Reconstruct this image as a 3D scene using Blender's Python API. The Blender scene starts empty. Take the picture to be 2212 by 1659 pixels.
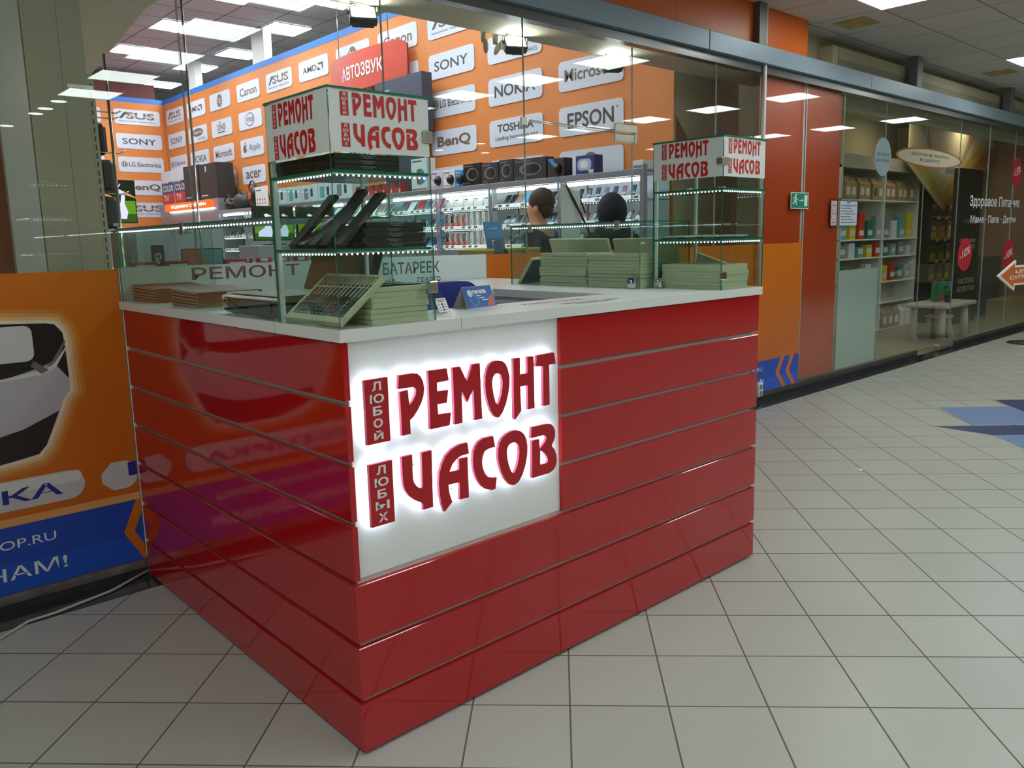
import bpy, math, random
from mathutils import Vector, Matrix
from mathutils.geometry import tessellate_polygon
random.seed(7)
SC = bpy.context.scene
COL = SC.collection

# ---------------------------------------------------------------- camera
cam_data = bpy.data.cameras.new('camera')
cam = bpy.data.objects.new('camera', cam_data)
COL.objects.link(cam)
SC.camera = cam
pan, tilt, roll = math.radians(47.50343), math.radians(-8.99782), math.radians(-1.25858)
F_ = Vector((math.cos(tilt) * math.cos(pan), math.cos(tilt) * math.sin(pan), math.sin(tilt)))
R0 = Vector((math.sin(pan), -math.cos(pan), 0))
U0 = R0.cross(F_)
R_ = math.cos(roll) * R0 + math.sin(roll) * U0
U_ = -math.sin(roll) * R0 + math.cos(roll) * U0
cm = Matrix((R_, U_, -F_)).transposed().to_4x4()
cm.translation = (-1.04712, -1.81067, 1.41490)
cam.matrix_world = cm
cam_data.sensor_fit = 'HORIZONTAL'
cam_data.sensor_width = 36.0
cam_data.lens = 1735.93 / 2212 * 36.0
cam_data.shift_x = -13.81 / 2212
cam_data.shift_y = -38.23 / 2212
cam_data.clip_start = 0.05
cam_data.clip_end = 100

# ---------------------------------------------------------------- world and exposure
world = bpy.data.worlds.new('world')
SC.world = world
world.use_nodes = True
world.node_tree.nodes['Background'].inputs[0].default_value = (0.8, 0.85, 0.9, 1)
world.node_tree.nodes['Background'].inputs[1].default_value = 0.15
SC.view_settings.view_transform = 'Standard'
SC.view_settings.look = 'None'
SC.view_settings.gamma = 1
SC.view_settings.use_curve_mapping = False
SC.view_settings.exposure = 0.36
SC.cycles.max_bounces = 10
SC.cycles.transparent_max_bounces = 40
SC.cycles.diffuse_bounces = 4
SC.cycles.glossy_bounces = 5
SC.cycles.use_denoising = True
SC.cycles.sample_clamp_indirect = 6
SC.cycles.caustics_reflective = False
SC.cycles.caustics_refractive = False

HALL_LAMP = 11.5      # strength of the hall's ceiling panels
SHOP_LAMP = 24.0      # strength of the shop's ceiling panels


# ---------------------------------------------------------------- materials
def lin(c):
    return tuple(((x / 255) / 12.92 if x / 255 <= 0.04045 else ((x / 255 + 0.055) / 1.055) ** 2.4) for x in c)


def mat(name, col, rough=0.5, metal=0.0, ior=1.5, coat=0.0, emit=0.0, ecol=None):
    m = bpy.data.materials.new(name)
    m.use_nodes = True
    b = m.node_tree.nodes['Principled BSDF']
    b.inputs['Base Color'].default_value = (*lin(col), 1)
    b.inputs['Roughness'].default_value = rough
    b.inputs['Metallic'].default_value = metal
    b.inputs['IOR'].default_value = ior
    b.inputs['Coat Weight'].default_value = coat
    b.inputs['Coat Roughness'].default_value = 0.03
    if emit:
        b.inputs['Emission Color'].default_value = (*lin(ecol or col), 1)
        b.inputs['Emission Strength'].default_value = emit
    return m


def noisy(name, c1, c2, scale=8.0, rough=0.5, detail=3, lo=0.35, hi=0.65, bump=0.0, **k):
    m = mat(name, c1, rough, **k)
    nt = m.node_tree
    b = nt.nodes['Principled BSDF']
    tc = nt.nodes.new('ShaderNodeTexCoord')
    n = nt.nodes.new('ShaderNodeTexNoise')
    n.inputs['Scale'].default_value = scale
    n.inputs['Detail'].default_value = detail
    r = nt.nodes.new('ShaderNodeValToRGB')
    r.color_ramp.elements[0].position = lo
    r.color_ramp.elements[1].position = hi
    r.color_ramp.elements[0].color = (*lin(c1), 1)
    r.color_ramp.elements[1].color = (*lin(c2), 1)
    nt.links.new(tc.outputs['Object'], n.inputs['Vector'])
    nt.links.new(n.outputs['Fac'], r.inputs['Fac'])
    nt.links.new(r.outputs['Color'], b.inputs['Base Color'])
    if bump:
        bp = nt.nodes.new('ShaderNodeBump')
        bp.inputs['Strength'].default_value = bump
        bp.inputs['Distance'].default_value = 0.004
        nt.links.new(n.outputs['Fac'], bp.inputs['Height'])
        nt.links.new(bp.outputs['Normal'], b.inputs['Normal'])
    return m


def glow(name, col, strength):
    m = bpy.data.materials.new(name)
    m.use_nodes = True
    nt = m.node_tree
    nt.nodes.remove(nt.nodes['Principled BSDF'])
    e = nt.nodes.new('ShaderNodeEmission')
    e.inputs[0].default_value = (*lin(col), 1)
    e.inputs[1].default_value = strength
    nt.links.new(e.outputs[0], nt.nodes['Material Output'].inputs[0])
    return m


def glass(name, tint, refl=1.0, rough=0.0, milk=0.0):
    """clear pane: what it passes is tinted, what it mirrors follows Fresnel; MILK mixes in a white film"""
    m = bpy.data.materials.new(name)
    m.use_nodes = True
    nt = m.node_tree
    nt.nodes.remove(nt.nodes['Principled BSDF'])
    t = nt.nodes.new('ShaderNodeBsdfTransparent')
    t.inputs[0].default_value = (*lin(tint), 1)
    g = nt.nodes.new('ShaderNodeBsdfGlossy')
    g.inputs['Roughness'].default_value = rough
    f = nt.nodes.new('ShaderNodeLayerWeight')
    f.inputs['Blend'].default_value = 0.5
    p5 = nt.nodes.new('ShaderNodeMath')
    p5.operation = 'POWER'
    p5.inputs[1].default_value = 5.0
    nt.links.new(f.outputs['Facing'], p5.inputs[0])
    mul = nt.nodes.new('ShaderNodeMath')
    mul.operation = 'MULTIPLY_ADD'
    mul.inputs[1].default_value = 0.96 * refl
    mul.inputs[2].default_value = 0.04 * refl
    mx = nt.nodes.new('ShaderNodeMixShader')
    nt.links.new(p5.outputs[0], mul.inputs[0])
    nt.links.new(mul.outputs[0], mx.inputs[0])
    base = t.outputs[0]
    if milk:
        d = nt.nodes.new('ShaderNodeBsdfDiffuse')
        d.inputs[0].default_value = (*lin((215, 225, 220)), 1)
        m2 = nt.nodes.new('ShaderNodeMixShader')
        m2.inputs[0].default_value = milk
        nt.links.new(t.outputs[0], m2.inputs[1])
        nt.links.new(d.outputs[0], m2.inputs[2])
        base = m2.outputs[0]
    nt.links.new(base, mx.inputs[1])
    nt.links.new(g.outputs[0], mx.inputs[2])
    nt.links.new(mx.outputs[0], nt.nodes['Material Output'].inputs[0])
    return m


def nodes_of(m):
    return m.node_tree, m.node_tree.nodes['Principled BSDF']


def grid_material(name, c_tile, c_tile2, c_line, org, ang, size, line, rough, rough_line=0.8, speck=0.0, ior=1.5):
    """square tiles with grout, laid out in world metres from ORG, turned by ANG"""
    m = mat(name, c_tile, rough, ior=ior)
    nt, b = nodes_of(m)
    N, Lk = nt.nodes.new, nt.links.new
    g = N('ShaderNodeNewGeometry')
    sub = N('ShaderNodeVectorMath'); sub.operation = 'SUBTRACT'
    sub.inputs[1].default_value = (org[0], org[1], 0)
    rot = N('ShaderNodeVectorRotate'); rot.rotation_type = 'Z_AXIS'
    rot.inputs['Angle'].default_value = -ang
    sc = N('ShaderNodeVectorMath'); sc.operation = 'SCALE'
    sc.inputs['Scale'].default_value = 1.0 / size
    Lk(g.outputs['Position'], sub.inputs[0]); Lk(sub.outputs[0], rot.inputs['Vector']); Lk(rot.outputs[0], sc.inputs[0])
    fr = N('ShaderNodeVectorMath'); fr.operation = 'FRACTION'
    Lk(sc.outputs[0], fr.inputs[0])
    c = N('ShaderNodeVectorMath'); c.operation = 'SUBTRACT'; c.inputs[1].default_value = (0.5, 0.5, 0.5)
    Lk(fr.outputs[0], c.inputs[0])
    ab = N('ShaderNodeVectorMath'); ab.operation = 'ABSOLUTE'; Lk(c.outputs[0], ab.inputs[0])
    sp = N('ShaderNodeSeparateXYZ'); Lk(ab.outputs[0], sp.inputs[0])
    mx = N('ShaderNodeMath'); mx.operation = 'MAXIMUM'; Lk(sp.outputs[0], mx.inputs[0]); Lk(sp.outputs[1], mx.inputs[1])
    gt = N('ShaderNodeMath'); gt.operation = 'GREATER_THAN'; gt.inputs[1].default_value = 0.5 - line / size / 2
    Lk(mx.outputs[0], gt.inputs[0])
    fl = N('ShaderNodeVectorMath'); fl.operation = 'FLOOR'; Lk(sc.outputs[0], fl.inputs[0])
    wn = N('ShaderNodeTexWhiteNoise'); wn.noise_dimensions = '2D'; Lk(fl.outputs[0], wn.inputs['Vector'])
    m1 = N('ShaderNodeMix'); m1.data_type = 'RGBA'
    m1.inputs[6].default_value = (*lin(c_tile), 1); m1.inputs[7].default_value = (*lin(c_tile2), 1)
    Lk(wn.outputs['Value'], m1.inputs[0])
    base = m1.outputs[2]
    if speck:
        ns = N('ShaderNodeTexNoise'); ns.inputs['Scale'].default_value = 260; ns.inputs['Detail'].default_value = 2
        Lk(g.outputs['Position'], ns.inputs['Vector'])
        lt = N('ShaderNodeMath'); lt.operation = 'LESS_THAN'; lt.inputs[1].default_value = 0.36
        Lk(ns.outputs['Fac'], lt.inputs[0])
        ml = N('ShaderNodeMath'); ml.operation = 'MULTIPLY'; ml.inputs[1].default_value = speck; Lk(lt.outputs[0], ml.inputs[0])
        m3 = N('ShaderNodeMix'); m3.data_type = 'RGBA'; m3.inputs[7].default_value = (*lin((110, 105, 98)), 1)
        Lk(ml.outputs[0], m3.inputs[0]); Lk(base, m3.inputs[6]); base = m3.outputs[2]
    m2 = N('ShaderNodeMix'); m2.data_type = 'RGBA'; m2.inputs[7].default_value = (*lin(c_line), 1)
    Lk(gt.outputs[0], m2.inputs[0]); Lk(base, m2.inputs[6])
    Lk(m2.outputs[2], b.inputs['Base Color'])
    rr = N('ShaderNodeMapRange'); rr.inputs[3].default_value = rough; rr.inputs[4].default_value = rough_line
    Lk(gt.outputs[0], rr.inputs[0]); Lk(rr.outputs[0], b.inputs['Roughness'])
    return m


TS, TA, TO = 0.299393, math.radians(-45.38133), (-0.679032, 0.626272)
m_floor = grid_material('floor_tile', (176, 178, 171), (170, 172, 166), (92, 89, 80), TO, TA, TS, 0.0055, 0.33, speck=0.25)
m_ceil = grid_material('ceiling_tile', (206, 202, 194), (198, 195, 187), (120, 116, 108), (5.2, 0.63), 0, 0.6, 0.012, 0.9)
m_ceil2 = grid_material('shop_ceiling_tile', (196, 192, 200), (186, 183, 192), (95, 92, 100), (3.33, 10.09), 0, 0.62, 0.02, 0.9)
m_granite = noisy('dark_granite', (38, 40, 48), (52, 54, 62), 40, 0.12)
m_plinth = noisy('plinth_stone', (46, 47, 50), (60, 60, 62), 25, 0.35)
m_steel = noisy('brushed_steel', (150, 148, 142), (190, 188, 182), 12, 0.32, metal=0.9)
m_alu = mat('grey_aluminium', (134, 150, 163), 0.42, metal=0.25)
m_rail = mat('rail_aluminium', (120, 122, 122), 0.25, metal=0.85)
m_chrome = mat('chrome', (225, 225, 222), 0.1, metal=1.0)
m_satin = mat('satin_metal', (190, 186, 172), 0.28, metal=0.9)
m_beige = mat('beige_paint', (196, 187, 158), 0.75)
m_cream = mat('cream_paint', (188, 178, 155), 0.75)
m_white = mat('white_laminate', (222, 224, 222), 0.28)
m_whitem = mat('matt_white', (228, 228, 226), 0.6)
m_board = mat('sign_white', (226, 229, 228), 0.4)
m_red = mat('gloss_red', (174, 8, 16), 0.07, ior=1.55, coat=0.25)
m_rededge = mat('red_edge', (196, 48, 48), 0.35)
m_letter = mat('letter_red', (184, 20, 34), 0.35)
m_letside = mat('letter_side', (205, 70, 110), 0.5)
m_vinyl = mat('vinyl_red', (192, 34, 38), 0.5)
m_orange = noisy('orange_film', (206, 112, 24), (196, 100, 20), 1.2, 0.28)
m_orange2 = mat('orange_panel', (214, 100, 20), 0.4)
m_beigeor = mat('print_peach', (222, 160, 96), 0.3)
m_blue = mat('print_blue', (28, 72, 178), 0.28)
m_blueb = mat('band_blue', (50, 128, 214), 0.5)
m_pill = mat('print_silver', (196, 194, 196), 0.3)
m_textw = mat('print_white', (226, 230, 236), 0.4)
m_textd = mat('print_dark', (70, 68, 72), 0.5)
m_textb = mat('print_brown', (118, 98, 82), 0.5)
m_navytxt = mat('print_navy', (36, 44, 138), 0.4)
m_black = mat('black_plastic', (24, 24, 26), 0.35)
m_blackg = mat('black_gloss', (18, 18, 22), 0.12)
m_dark = mat('dark_grey', (58, 58, 60), 0.5)
m_grey = mat('mid_grey', (128, 132, 140), 0.45)
m_banner = noisy('banner_orange', (226, 136, 66), (220, 126, 58), 0.9, 0.5)
m_plaque = mat('plaque_white', (218, 220, 232), 0.45)
m_redfilm = noisy('red_film', (206, 74, 34), (196, 66, 30), 0.8, 0.25)
m_cream2 = mat('tray_cream', (206, 200, 168), 0.55)
m_traydark = mat('tray_flock', (34, 36, 42), 0.22)
m_edge = mat('glass_edge', (44, 120, 96), 0.15)
m_paneedge = mat('pane_edge', (168, 184, 178), 0.2)
m_glass = glass('clear_glass', (248, 252, 250), 1.0)
m_glassc = glass('case_glass', (243, 251, 248), 0.9)
m_frost = glass('frosted_film', (150, 156, 140), 1.0, 0.25, 0.75)
m_acryl = glass('acrylic', (246, 248, 250), 1.0)
m_lamp = glow('hall_panel', (246, 255, 251), HALL_LAMP)
m_lamp2 = glow('shop_panel', (242, 248, 255), SHOP_LAMP)
m_tube = glow('tube_light', (232, 250, 255), 9.0)
m_led = glow('led', (240, 250, 255), 14.0)
m_halo = glow('halo_led', (222, 240, 255), 8.0)
m_spot = glow('spot_face', (250, 252, 255), 60.0)
m_leather = noisy('brown_card', (96, 62, 44), (84, 54, 38), 20, 0.6)
m_paper = mat('paper', (224, 216, 214), 0.7)
m_navy = mat('navy_cloth', (32, 40, 62), 0.85)
m_skin = mat('skin', (206, 150, 122), 0.55)
m_hair = noisy('hair', (58, 44, 36), (74, 58, 48), 60, 0.7)
m_kraft = noisy('kraft', (168, 142, 104), (156, 130, 94), 14, 0.8)
m_wood = noisy('light_wood', (176, 146, 100), (160, 130, 86), 9, 0.5)
m_pink = mat('pale_pink', (216, 196, 194), 0.5)
m_yellow = mat('yellow_print', (222, 196, 40), 0.5)
m_green = mat('sign_green', (0, 128, 98), 0.4)
m_chairblue = mat('chair_blue', (24, 40, 122), 0.8)
m_magenta = mat('magenta', (190, 50, 120), 0.5)
m_brick = mat('print_red', (196, 52, 48), 0.5)
m_teal = mat('teal', (96, 170, 176), 0.5)
m_skyblue = mat('sky_blue', (60, 140, 210), 0.4)
m_panelgrey = mat('panel_grey', (150, 164, 176), 0.45)
m_cable = mat('white_cable', (200, 198, 186), 0.5)
m_shelfgrey = mat('shelf_grey', (150, 150, 160), 0.35, metal=0.4)

# ---------------------------------------------------------------- building helpers
WM = {}            # world matrix of every Empty and mesh made here


class MB:
    """collects faces in world metres (or in its own frame); build() links them as ONE mesh object"""

    def __init__(s):
        s.v, s.f, s.m, s.sm = [], [], [], []

    def face(s, pts, m=0, smooth=False):
        n = len(s.v)
        s.v += [Vector(p) for p in pts]
        s.f.append(list(range(n, n + len(pts))))
        s.m.append(m); s.sm.append(smooth)
        return s

    def mesh(s, verts, faces, m=0, smooth=False):
        n = len(s.v)
        s.v += [Vector(p) for p in verts]
        for f in faces:
            s.f.append([i + n for i in f]); s.m.append(m); s.sm.append(smooth)
        return s

    def box(s, a, b, m=0, T=None, side=None, axis=None):
        """axis-aligned box a-b; with SIDE the faces not normal to AXIS take that material"""
        x0, y0, z0 = [min(p, q) for p, q in zip(a, b)]
        x1, y1, z1 = [max(p, q) for p, q in zip(a, b)]
        vs = [Vector(p) for p in ((x0, y0, z0), (x1, y0, z0), (x1, y1, z0), (x0, y1, z0), (x0, y0, z1), (x1, y0, z1), (x1, y1, z1), (x0, y1, z1))]
        if T is not None:
            vs = [T @ p for p in vs]
        n = len(s.v); s.v += vs
        for f, ax in (((0, 3, 2, 1), 2), ((4, 5, 6, 7), 2), ((0, 1, 5, 4), 1), ((2, 3, 7, 6), 1), ((1, 2, 6, 5), 0), ((3, 0, 4, 7), 0)):
            s.f.append([i + n for i in f]); s.m.append(side if side is not None and ax != axis else m); s.sm.append(False)
        return s

    def bbox(s, a, b, r=0.004, m=0, T=None):
        """box with its twelve edges cut at 45 degrees"""
        lo = [min(p, q) for p, q in zip(a, b)]; hi = [max(p, q) for p, q in zip(a, b)]
        r = min(r, min(h - l for l, h in zip(lo, hi)) * 0.45)
        V = {}; vs = []
        for sx in (0, 1):
            for sy in (0, 1):
                for sz in (0, 1):
                    c = [(lo[i], hi[i])[k] for i, k in enumerate((sx, sy, sz))]
                    d = [(1, -1)[k] for k in (sx, sy, sz)]
                    for ax in range(3):
                        p = [c[i] + d[i] * r for i in range(3)]; p[ax] = c[ax]
                        V[(sx, sy, sz, ax)] = len(vs); vs.append(p)
        fs = []
        for ax in range(3):
            o = [i for i in range(3) if i != ax]
            for k in (0, 1):
                q = []
                for u, w in ((0, 0), (1, 0), (1, 1), (0, 1)):
                    key = [0, 0, 0]; key[ax] = k; key[o[0]] = u; key[o[1]] = w
                    q.append(V[(*key, ax)])
                fs.append(q)
            for u in (0, 1):
                for w in (0, 1):
                    key = [0, 0, 0]; key[o[0]] = u; key[o[1]] = w
                    k0, k1 = list(key), list(key); k0[ax], k1[ax] = 0, 1
                    fs.append([V[(*k0, o[0])], V[(*k1, o[0])], V[(*k1, o[1])], V[(*k0, o[1])]])
        for sx in (0, 1):
            for sy in (0, 1):
                for sz in (0, 1):
                    fs.append([V[(sx, sy, sz, ax)] for ax in range(3)])
        vs = [Vector(p) for p in vs]
        if T is not None:
            vs = [T @ p for p in vs]
        # outward winding
        cen = sum(vs, Vector()) / len(vs)
        out = []
        for f in fs:
            n = (vs[f[1]] - vs[f[0]]).cross(vs[f[2]] - vs[f[0]])
            mid = sum((vs[i] for i in f), Vector()) / len(f)
            out.append(f if n.dot(mid - cen) > 0 else f[::-1])
        return s.mesh(vs, out, m)

    def prism(s, loops, P, d0, d1, m=0, ms=None, back=True):
        """polygon LOOPS (outer first, then holes) in the plane map P(u, v, w), from depth d0 (front) to d1 (back)"""
        ms = m if ms is None else ms
        tri = tessellate_polygon([[Vector((p[0], p[1], 0)) for p in lp] for lp in loops])
        flat = [p for lp in loops for p in lp]
        n = len(flat)
        fv = [P(p[0], p[1], d0) for p in flat]
        tris = []
        for t in tri:
            a, b, c = [flat[i] for i in t]
            tris.append(t if (b[0] - a[0]) * (c[1] - a[1]) - (b[1] - a[1]) * (c[0] - a[0]) > 0 else (t[0], t[2], t[1]))
        s.mesh(fv, tris, m)
        if d1 is not None:
            bv = [P(p[0], p[1], d1) for p in flat]
            if back:
                s.mesh(bv, [t[::-1] for t in tris], ms)
            for lp in loops:
                k = len(lp)
                for i in range(k):
                    a, b = lp[i], lp[(i + 1) % k]
                    s.face([P(*a, d0), P(*a, d1), P(*b, d1), P(*b, d0)], ms)
        return s

    def tube(s, pts, r, m=0, n=10, cap=True, radii=None):
        pts = [Vector(p) for p in pts]
        rings = []
        up = Vector((0.123, 0.331, 0.935))
        for i, p in enumerate(pts):
            d = (pts[min(i + 1, len(pts) - 1)] - pts[max(i - 1, 0)]).normalized()
            a = d.cross(up)
            if a.length < 1e-4:
                a = d.cross(Vector((1, 0, 0)))
            a.normalize(); b = d.cross(a)
            rr = radii[i] if radii else r
            rings.append([p + (a * math.cos(2 * math.pi * k / n) + b * math.sin(2 * math.pi * k / n)) * rr for k in range(n)])
        base = len(s.v)
        for rg in rings:
            s.v += rg
        for i in range(len(rings) - 1):
            for k in range(n):
                k2 = (k + 1) % n
                s.f.append([base + i * n + k, base + i * n + k2, base + (i + 1) * n + k2, base + (i + 1) * n + k]); s.m.append(m); s.sm.append(True)
        if cap:
            s.f.append([base + k for k in range(n)][::-1]); s.m.append(m); s.sm.append(False)
            s.f.append([base + (len(rings) - 1) * n + k for k in range(n)]); s.m.append(m); s.sm.append(False)
        return s

    def lathe(s, prof, c=(0, 0, 0), m=0, n=20, T=None):
        base = len(s.v)
        for r, z in prof:
            for k in range(n):
                p = Vector((c[0] + r * math.cos(2 * math.pi * k / n), c[1] + r * math.sin(2 * math.pi * k / n), c[2] + z))
                s.v.append(T @ p if T is not None else p)
        for i in range(len(prof) - 1):
            for k in range(n):
                k2 = (k + 1) % n
                s.f.append([base + i * n + k, base + i * n + k2, base + (i + 1) * n + k2, base + (i + 1) * n + k]); s.m.append(m); s.sm.append(True)
        s.f.append([base + k for k in range(n)][::-1]); s.m.append(m); s.sm.append(False)
        s.f.append([base + (len(prof) - 1) * n + k for k in range(n)]); s.m.append(m); s.sm.append(False)
        return s

    def ball(s, c, r, m=0, n=12, k=8, T=None):
        r = r if hasattr(r, '__len__') else (r, r, r)
        vs, fs = [], []
        for i in range(k + 1):
            th = math.pi * i / k
            for j in range(n):
                ph = 2 * math.pi * j / n
                p = Vector((c[0] + r[0] * math.sin(th) * math.cos(ph), c[1] + r[1] * math.sin(th) * math.sin(ph), c[2] + r[2] * math.cos(th)))
                vs.append(T @ p if T is not None else p)
        for i in range(k):
            for j in range(n):
                fs.append([i * n + j, (i + 1) * n + j, (i + 1) * n + (j + 1) % n, i * n + (j + 1) % n])
        return s.mesh(vs, fs, m, True)

    def text(s, t, P, box, m=0, bold=0.0, lift=0.0006, align='fit', depth=None):
        """writing T laid in the plane P inside box (u0, v0, u1, v1); 'fit' stretches it to fill the box, 'l' 'c' 'r' keep its own width"""
        vs, fs, (bx0, by0, bx1, by1) = text_mesh(t, bold)
        u0, v0, u1, v1 = box
        sy = (v1 - v0) / (by1 - by0)
        if align == 'fit':
            sx = (u1 - u0) / (bx1 - bx0); ox = u0
        else:
            sx = sy; w = (bx1 - bx0) * sx
            ox = {'l': u0, 'c': (u0 + u1 - w) / 2, 'r': u1 - w}[align]
        q = [P(ox + (x - bx0) * sx, v0 + (y - by0) * sy, -lift) for x, y in vs]
        return s.mesh(q, fs, m)

    def build(s, name, mats, parent=None, local=False):
        mats = mats if isinstance(mats, (list, tuple)) else [mats]
        me = bpy.data.meshes.new(name)
        o = bpy.data.objects.new(name, me)
        if parent is None:
            if local:
                Wm = Matrix()
            else:
                lo = [min(v[i] for v in s.v) for i in range(3)]; hi = [max(v[i] for v in s.v) for i in range(3)]
                Wm = Matrix.Translation(((lo[0] + hi[0]) / 2, (lo[1] + hi[1]) / 2, lo[2]))
            o.matrix_basis = Wm
        else:
            Wm = WM[parent]
            o.parent = parent
        inv = Wm.inverted()
        vs = s.v if local else [inv @ v for v in s.v]
        me.from_pydata([tuple(v) for v in vs], [], s.f)
        for mm in mats:
            me.materials.append(mm)
        me.polygons.foreach_set('material_index', s.m)
        me.polygons.foreach_set('use_smooth', s.sm)
        me.update()
        COL.objects.link(o)
        WM[o] = Wm
        return o


_texts = {}


def text_mesh(t, bold):
    key = (t, bold)
    if key not in _texts:
        cu = bpy.data.curves.new('writing', 'FONT')
        cu.body = t; cu.size = 1.0; cu.offset = bold; cu.resolution_u = 3; cu.fill_mode = 'FRONT'
        ob = bpy.data.objects.new('writing', cu)
        COL.objects.link(ob)
        dg = bpy.context.evaluated_depsgraph_get()
        me = ob.evaluated_get(dg).to_mesh()
        vs = [(v.co.x, v.co.y) for v in me.vertices]
        fs = [tuple(p.vertices) for p in me.polygons]
        out = []
        for f in fs:
            a = sum(vs[f[i]][0] * vs[f[(i + 1) % len(f)]][1] - vs[f[(i + 1) % len(f)]][0] * vs[f[i]][1] for i in range(len(f)))
            out.append(f if a > 0 else f[::-1])
        ob.evaluated_get(dg).to_mesh_clear()
        bpy.data.objects.remove(ob); bpy.data.curves.remove(cu)
        xs = [v[0] for v in vs]; ys = [v[1] for v in vs]
        _texts[key] = (vs, out, (min(xs), min(ys), max(xs), max(ys)))
    return _texts[key]


def plane(o, u, v):
    """map (a, b, depth) onto the plane through O with axes U, V; depth runs away from the viewer's side"""
    o, u, v = Vector(o), Vector(u), Vector(v)
    n = u.cross(v).normalized()
    return lambda a, b, d=0.0: o + u * a + v * b - n * d


def front(y):          # faces the hall (-y); u = world x, v = world z
    return plane((0, y, 0), (1, 0, 0), (0, 0, 1))


def sidex(x):          # faces -x; reads towards -y
    return plane((x, 0, 0), (0, -1, 0), (0, 0, 1))


def rrect(x0, y0, x1, y1, r, n=5):
    out = []
    for cx, cy, a0 in ((x1 - r, y0 + r, -90), (x1 - r, y1 - r, 0), (x0 + r, y1 - r, 90), (x0 + r, y0 + r, 180)):
        for k in range(n + 1):
            a = math.radians(a0 + 90 * k / n)
            out.append((cx + r * math.cos(a), cy + r * math.sin(a)))
    return out


def rect(x0, y0, x1, y1):
    return [(x0, y0), (x1, y0), (x1, y1), (x0, y1)]


def ell(cx, cy, rx, ry, n=28):
    return [(cx + rx * math.cos(2 * math.pi * k / n), cy + ry * math.sin(2 * math.pi * k / n)) for k in range(n)]


def tag(o, label, cat, group=None, kind=None):
    o['label'] = label; o['category'] = cat
    if group:
        o['group'] = group
    if kind:
        o['kind'] = kind
    return o


def thing(name, label, cat, loc=(0, 0, 0), rz=0.0, group=None):
    o = bpy.data.objects.new(name, None)
    o.empty_display_size = 0.05
    COL.objects.link(o)
    W = Matrix.Translation(loc) @ Matrix.Rotation(rz, 4, 'Z')
    o.matrix_basis = W
    WM[o] = W
    return tag(o, label, cat, group)


def struct(o):
    o['kind'] = 'structure'
    return o


def dup(root, loc, label, rot=None, group=None):
    """a copy of a thing, its parts and their sub-parts"""
    def cp(o, par):
        c = o.copy()
        COL.objects.link(c)
        if par is not None:
            c.parent = par
        for ch in o.children:
            cp(ch, c)
        return c
    r = cp(root, None)
    W = Matrix.Translation(loc) @ (rot if rot is not None else Matrix())
    r.matrix_basis = W
    WM[r] = W
    r['label'] = label
    if group:
        r['group'] = group
    return r


ORD = ['first', 'second', 'third', 'fourth', 'fifth', 'sixth', 'seventh', 'eighth', 'ninth', 'tenth', 'eleventh', 'twelfth', 'thirteenth', 'fourteenth', 'fifteenth', 'sixteenth']

# ---------------------------------------------------------------- ceiling lamps of the hall and the shop
def ceiling_lamp(x, y, z, s, lampm, label, group):
    t = thing('ceiling_lamp', label, 'ceiling light', (x, y, z), 0, group)
    h = s / 2
    f = MB()
    for a, b in (((-h, -h), (h, -h + .02)), ((-h, h - .02), (h, h)), ((-h, -h + .02), (-h + .02, h - .02)), ((h - .02, -h + .02), (h, h - .02))):
        f.box((x + a[0], y + a[1], z - .012), (x + b[0], y + b[1], z))
    f.build('frame', m_whitem, t)
    MB().box((x - h + .02, y - h + .02, z - .008), (x + h - .02, y + h - .02, z - .002)).build('diffuser', lampm, t)
    return t


for i, xx in enumerate((-5.3, -1.7, 1.9, 5.5, 9.1, 12.7)):
    for j, yy in enumerate((0.93, -0.27, -1.47, -2.67, -3.87, -5.07)):
        near = {(3, 0): 'square ceiling panel lamp above the hall, nearest the orange fascia', (4, 0): 'square ceiling panel lamp above the hall, beyond the first one'}
        lab = near.get((i, j), 'square ceiling panel lamp over the hall, row %s and column %s out of the picture' % (ORD[j], ORD[i]))
        if j == 0 and i not in (3, 4):
            continue
        ceiling_lamp(xx, yy, 3.188, 0.6, m_lamp, lab, 'hall ceiling panel lamps')
k = 0
SHOPL = [(3.64, 10.4), (3.62, 12.25), (4.9, 9.6), (4.88, 12.95), (4.95, 14.85), (5.05, 11.5), (4.75, 7.9), (3.62, 8.5), (3.62, 6.6), (3.62, 4.7), (2.2, 3.4), (2.2, 5.6), (2.2, 7.8), (2.2, 10.0), (2.2, 12.2), (0.6, 4.4), (0.6, 7.2), (0.6, 10.0), (-1.6, 5.0), (-1.6, 9.0), (4.95, 6.0), (6.8, 6.0), (6.8, 10.0)]
SHOPD = ['nearest the brand wall corner', 'furthest along the brand wall', 'beyond the brand wall, over its middle', 'beyond the brand wall near its far end', 'last one behind the brand wall', 'beyond the brand wall, next to the white post', 'beyond the brand wall, brightest one']
for i, (xx, yy) in enumerate(SHOPL):
    ceiling_lamp(xx, yy, 4.535, 0.62, m_lamp2, 'lit louvre panel in the shop ceiling, ' + (SHOPD[i] if i < 7 else 'hidden %s of the inner rows' % ORD[i - 7]), 'shop ceiling panel lamps')
for i, (xx, yy) in enumerate([(1.73, -5.75), (1.73, -6.4), (1.73, -6.9), (1.66, -8.3), (8.86, -6.35), (8.85, -7.6), (9.95, -7.5)]):
    t = thing('downlight', 'round recessed downlight over the far side of the hall, %s of its kind' % ORD[i], 'downlight', (xx, yy, 3.18), 0, 'round downlights across the hall')
    MB().lathe([(0.1, -.012), (0.1, 0.0)], (xx, yy, 3.185), n=24).build('trim_ring', m_whitem, t)
    MB().lathe([(0.085, -.004), (0.085, 0.0)], (xx, yy, 3.172), n=24).build('bulb', m_lamp, t)

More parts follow.
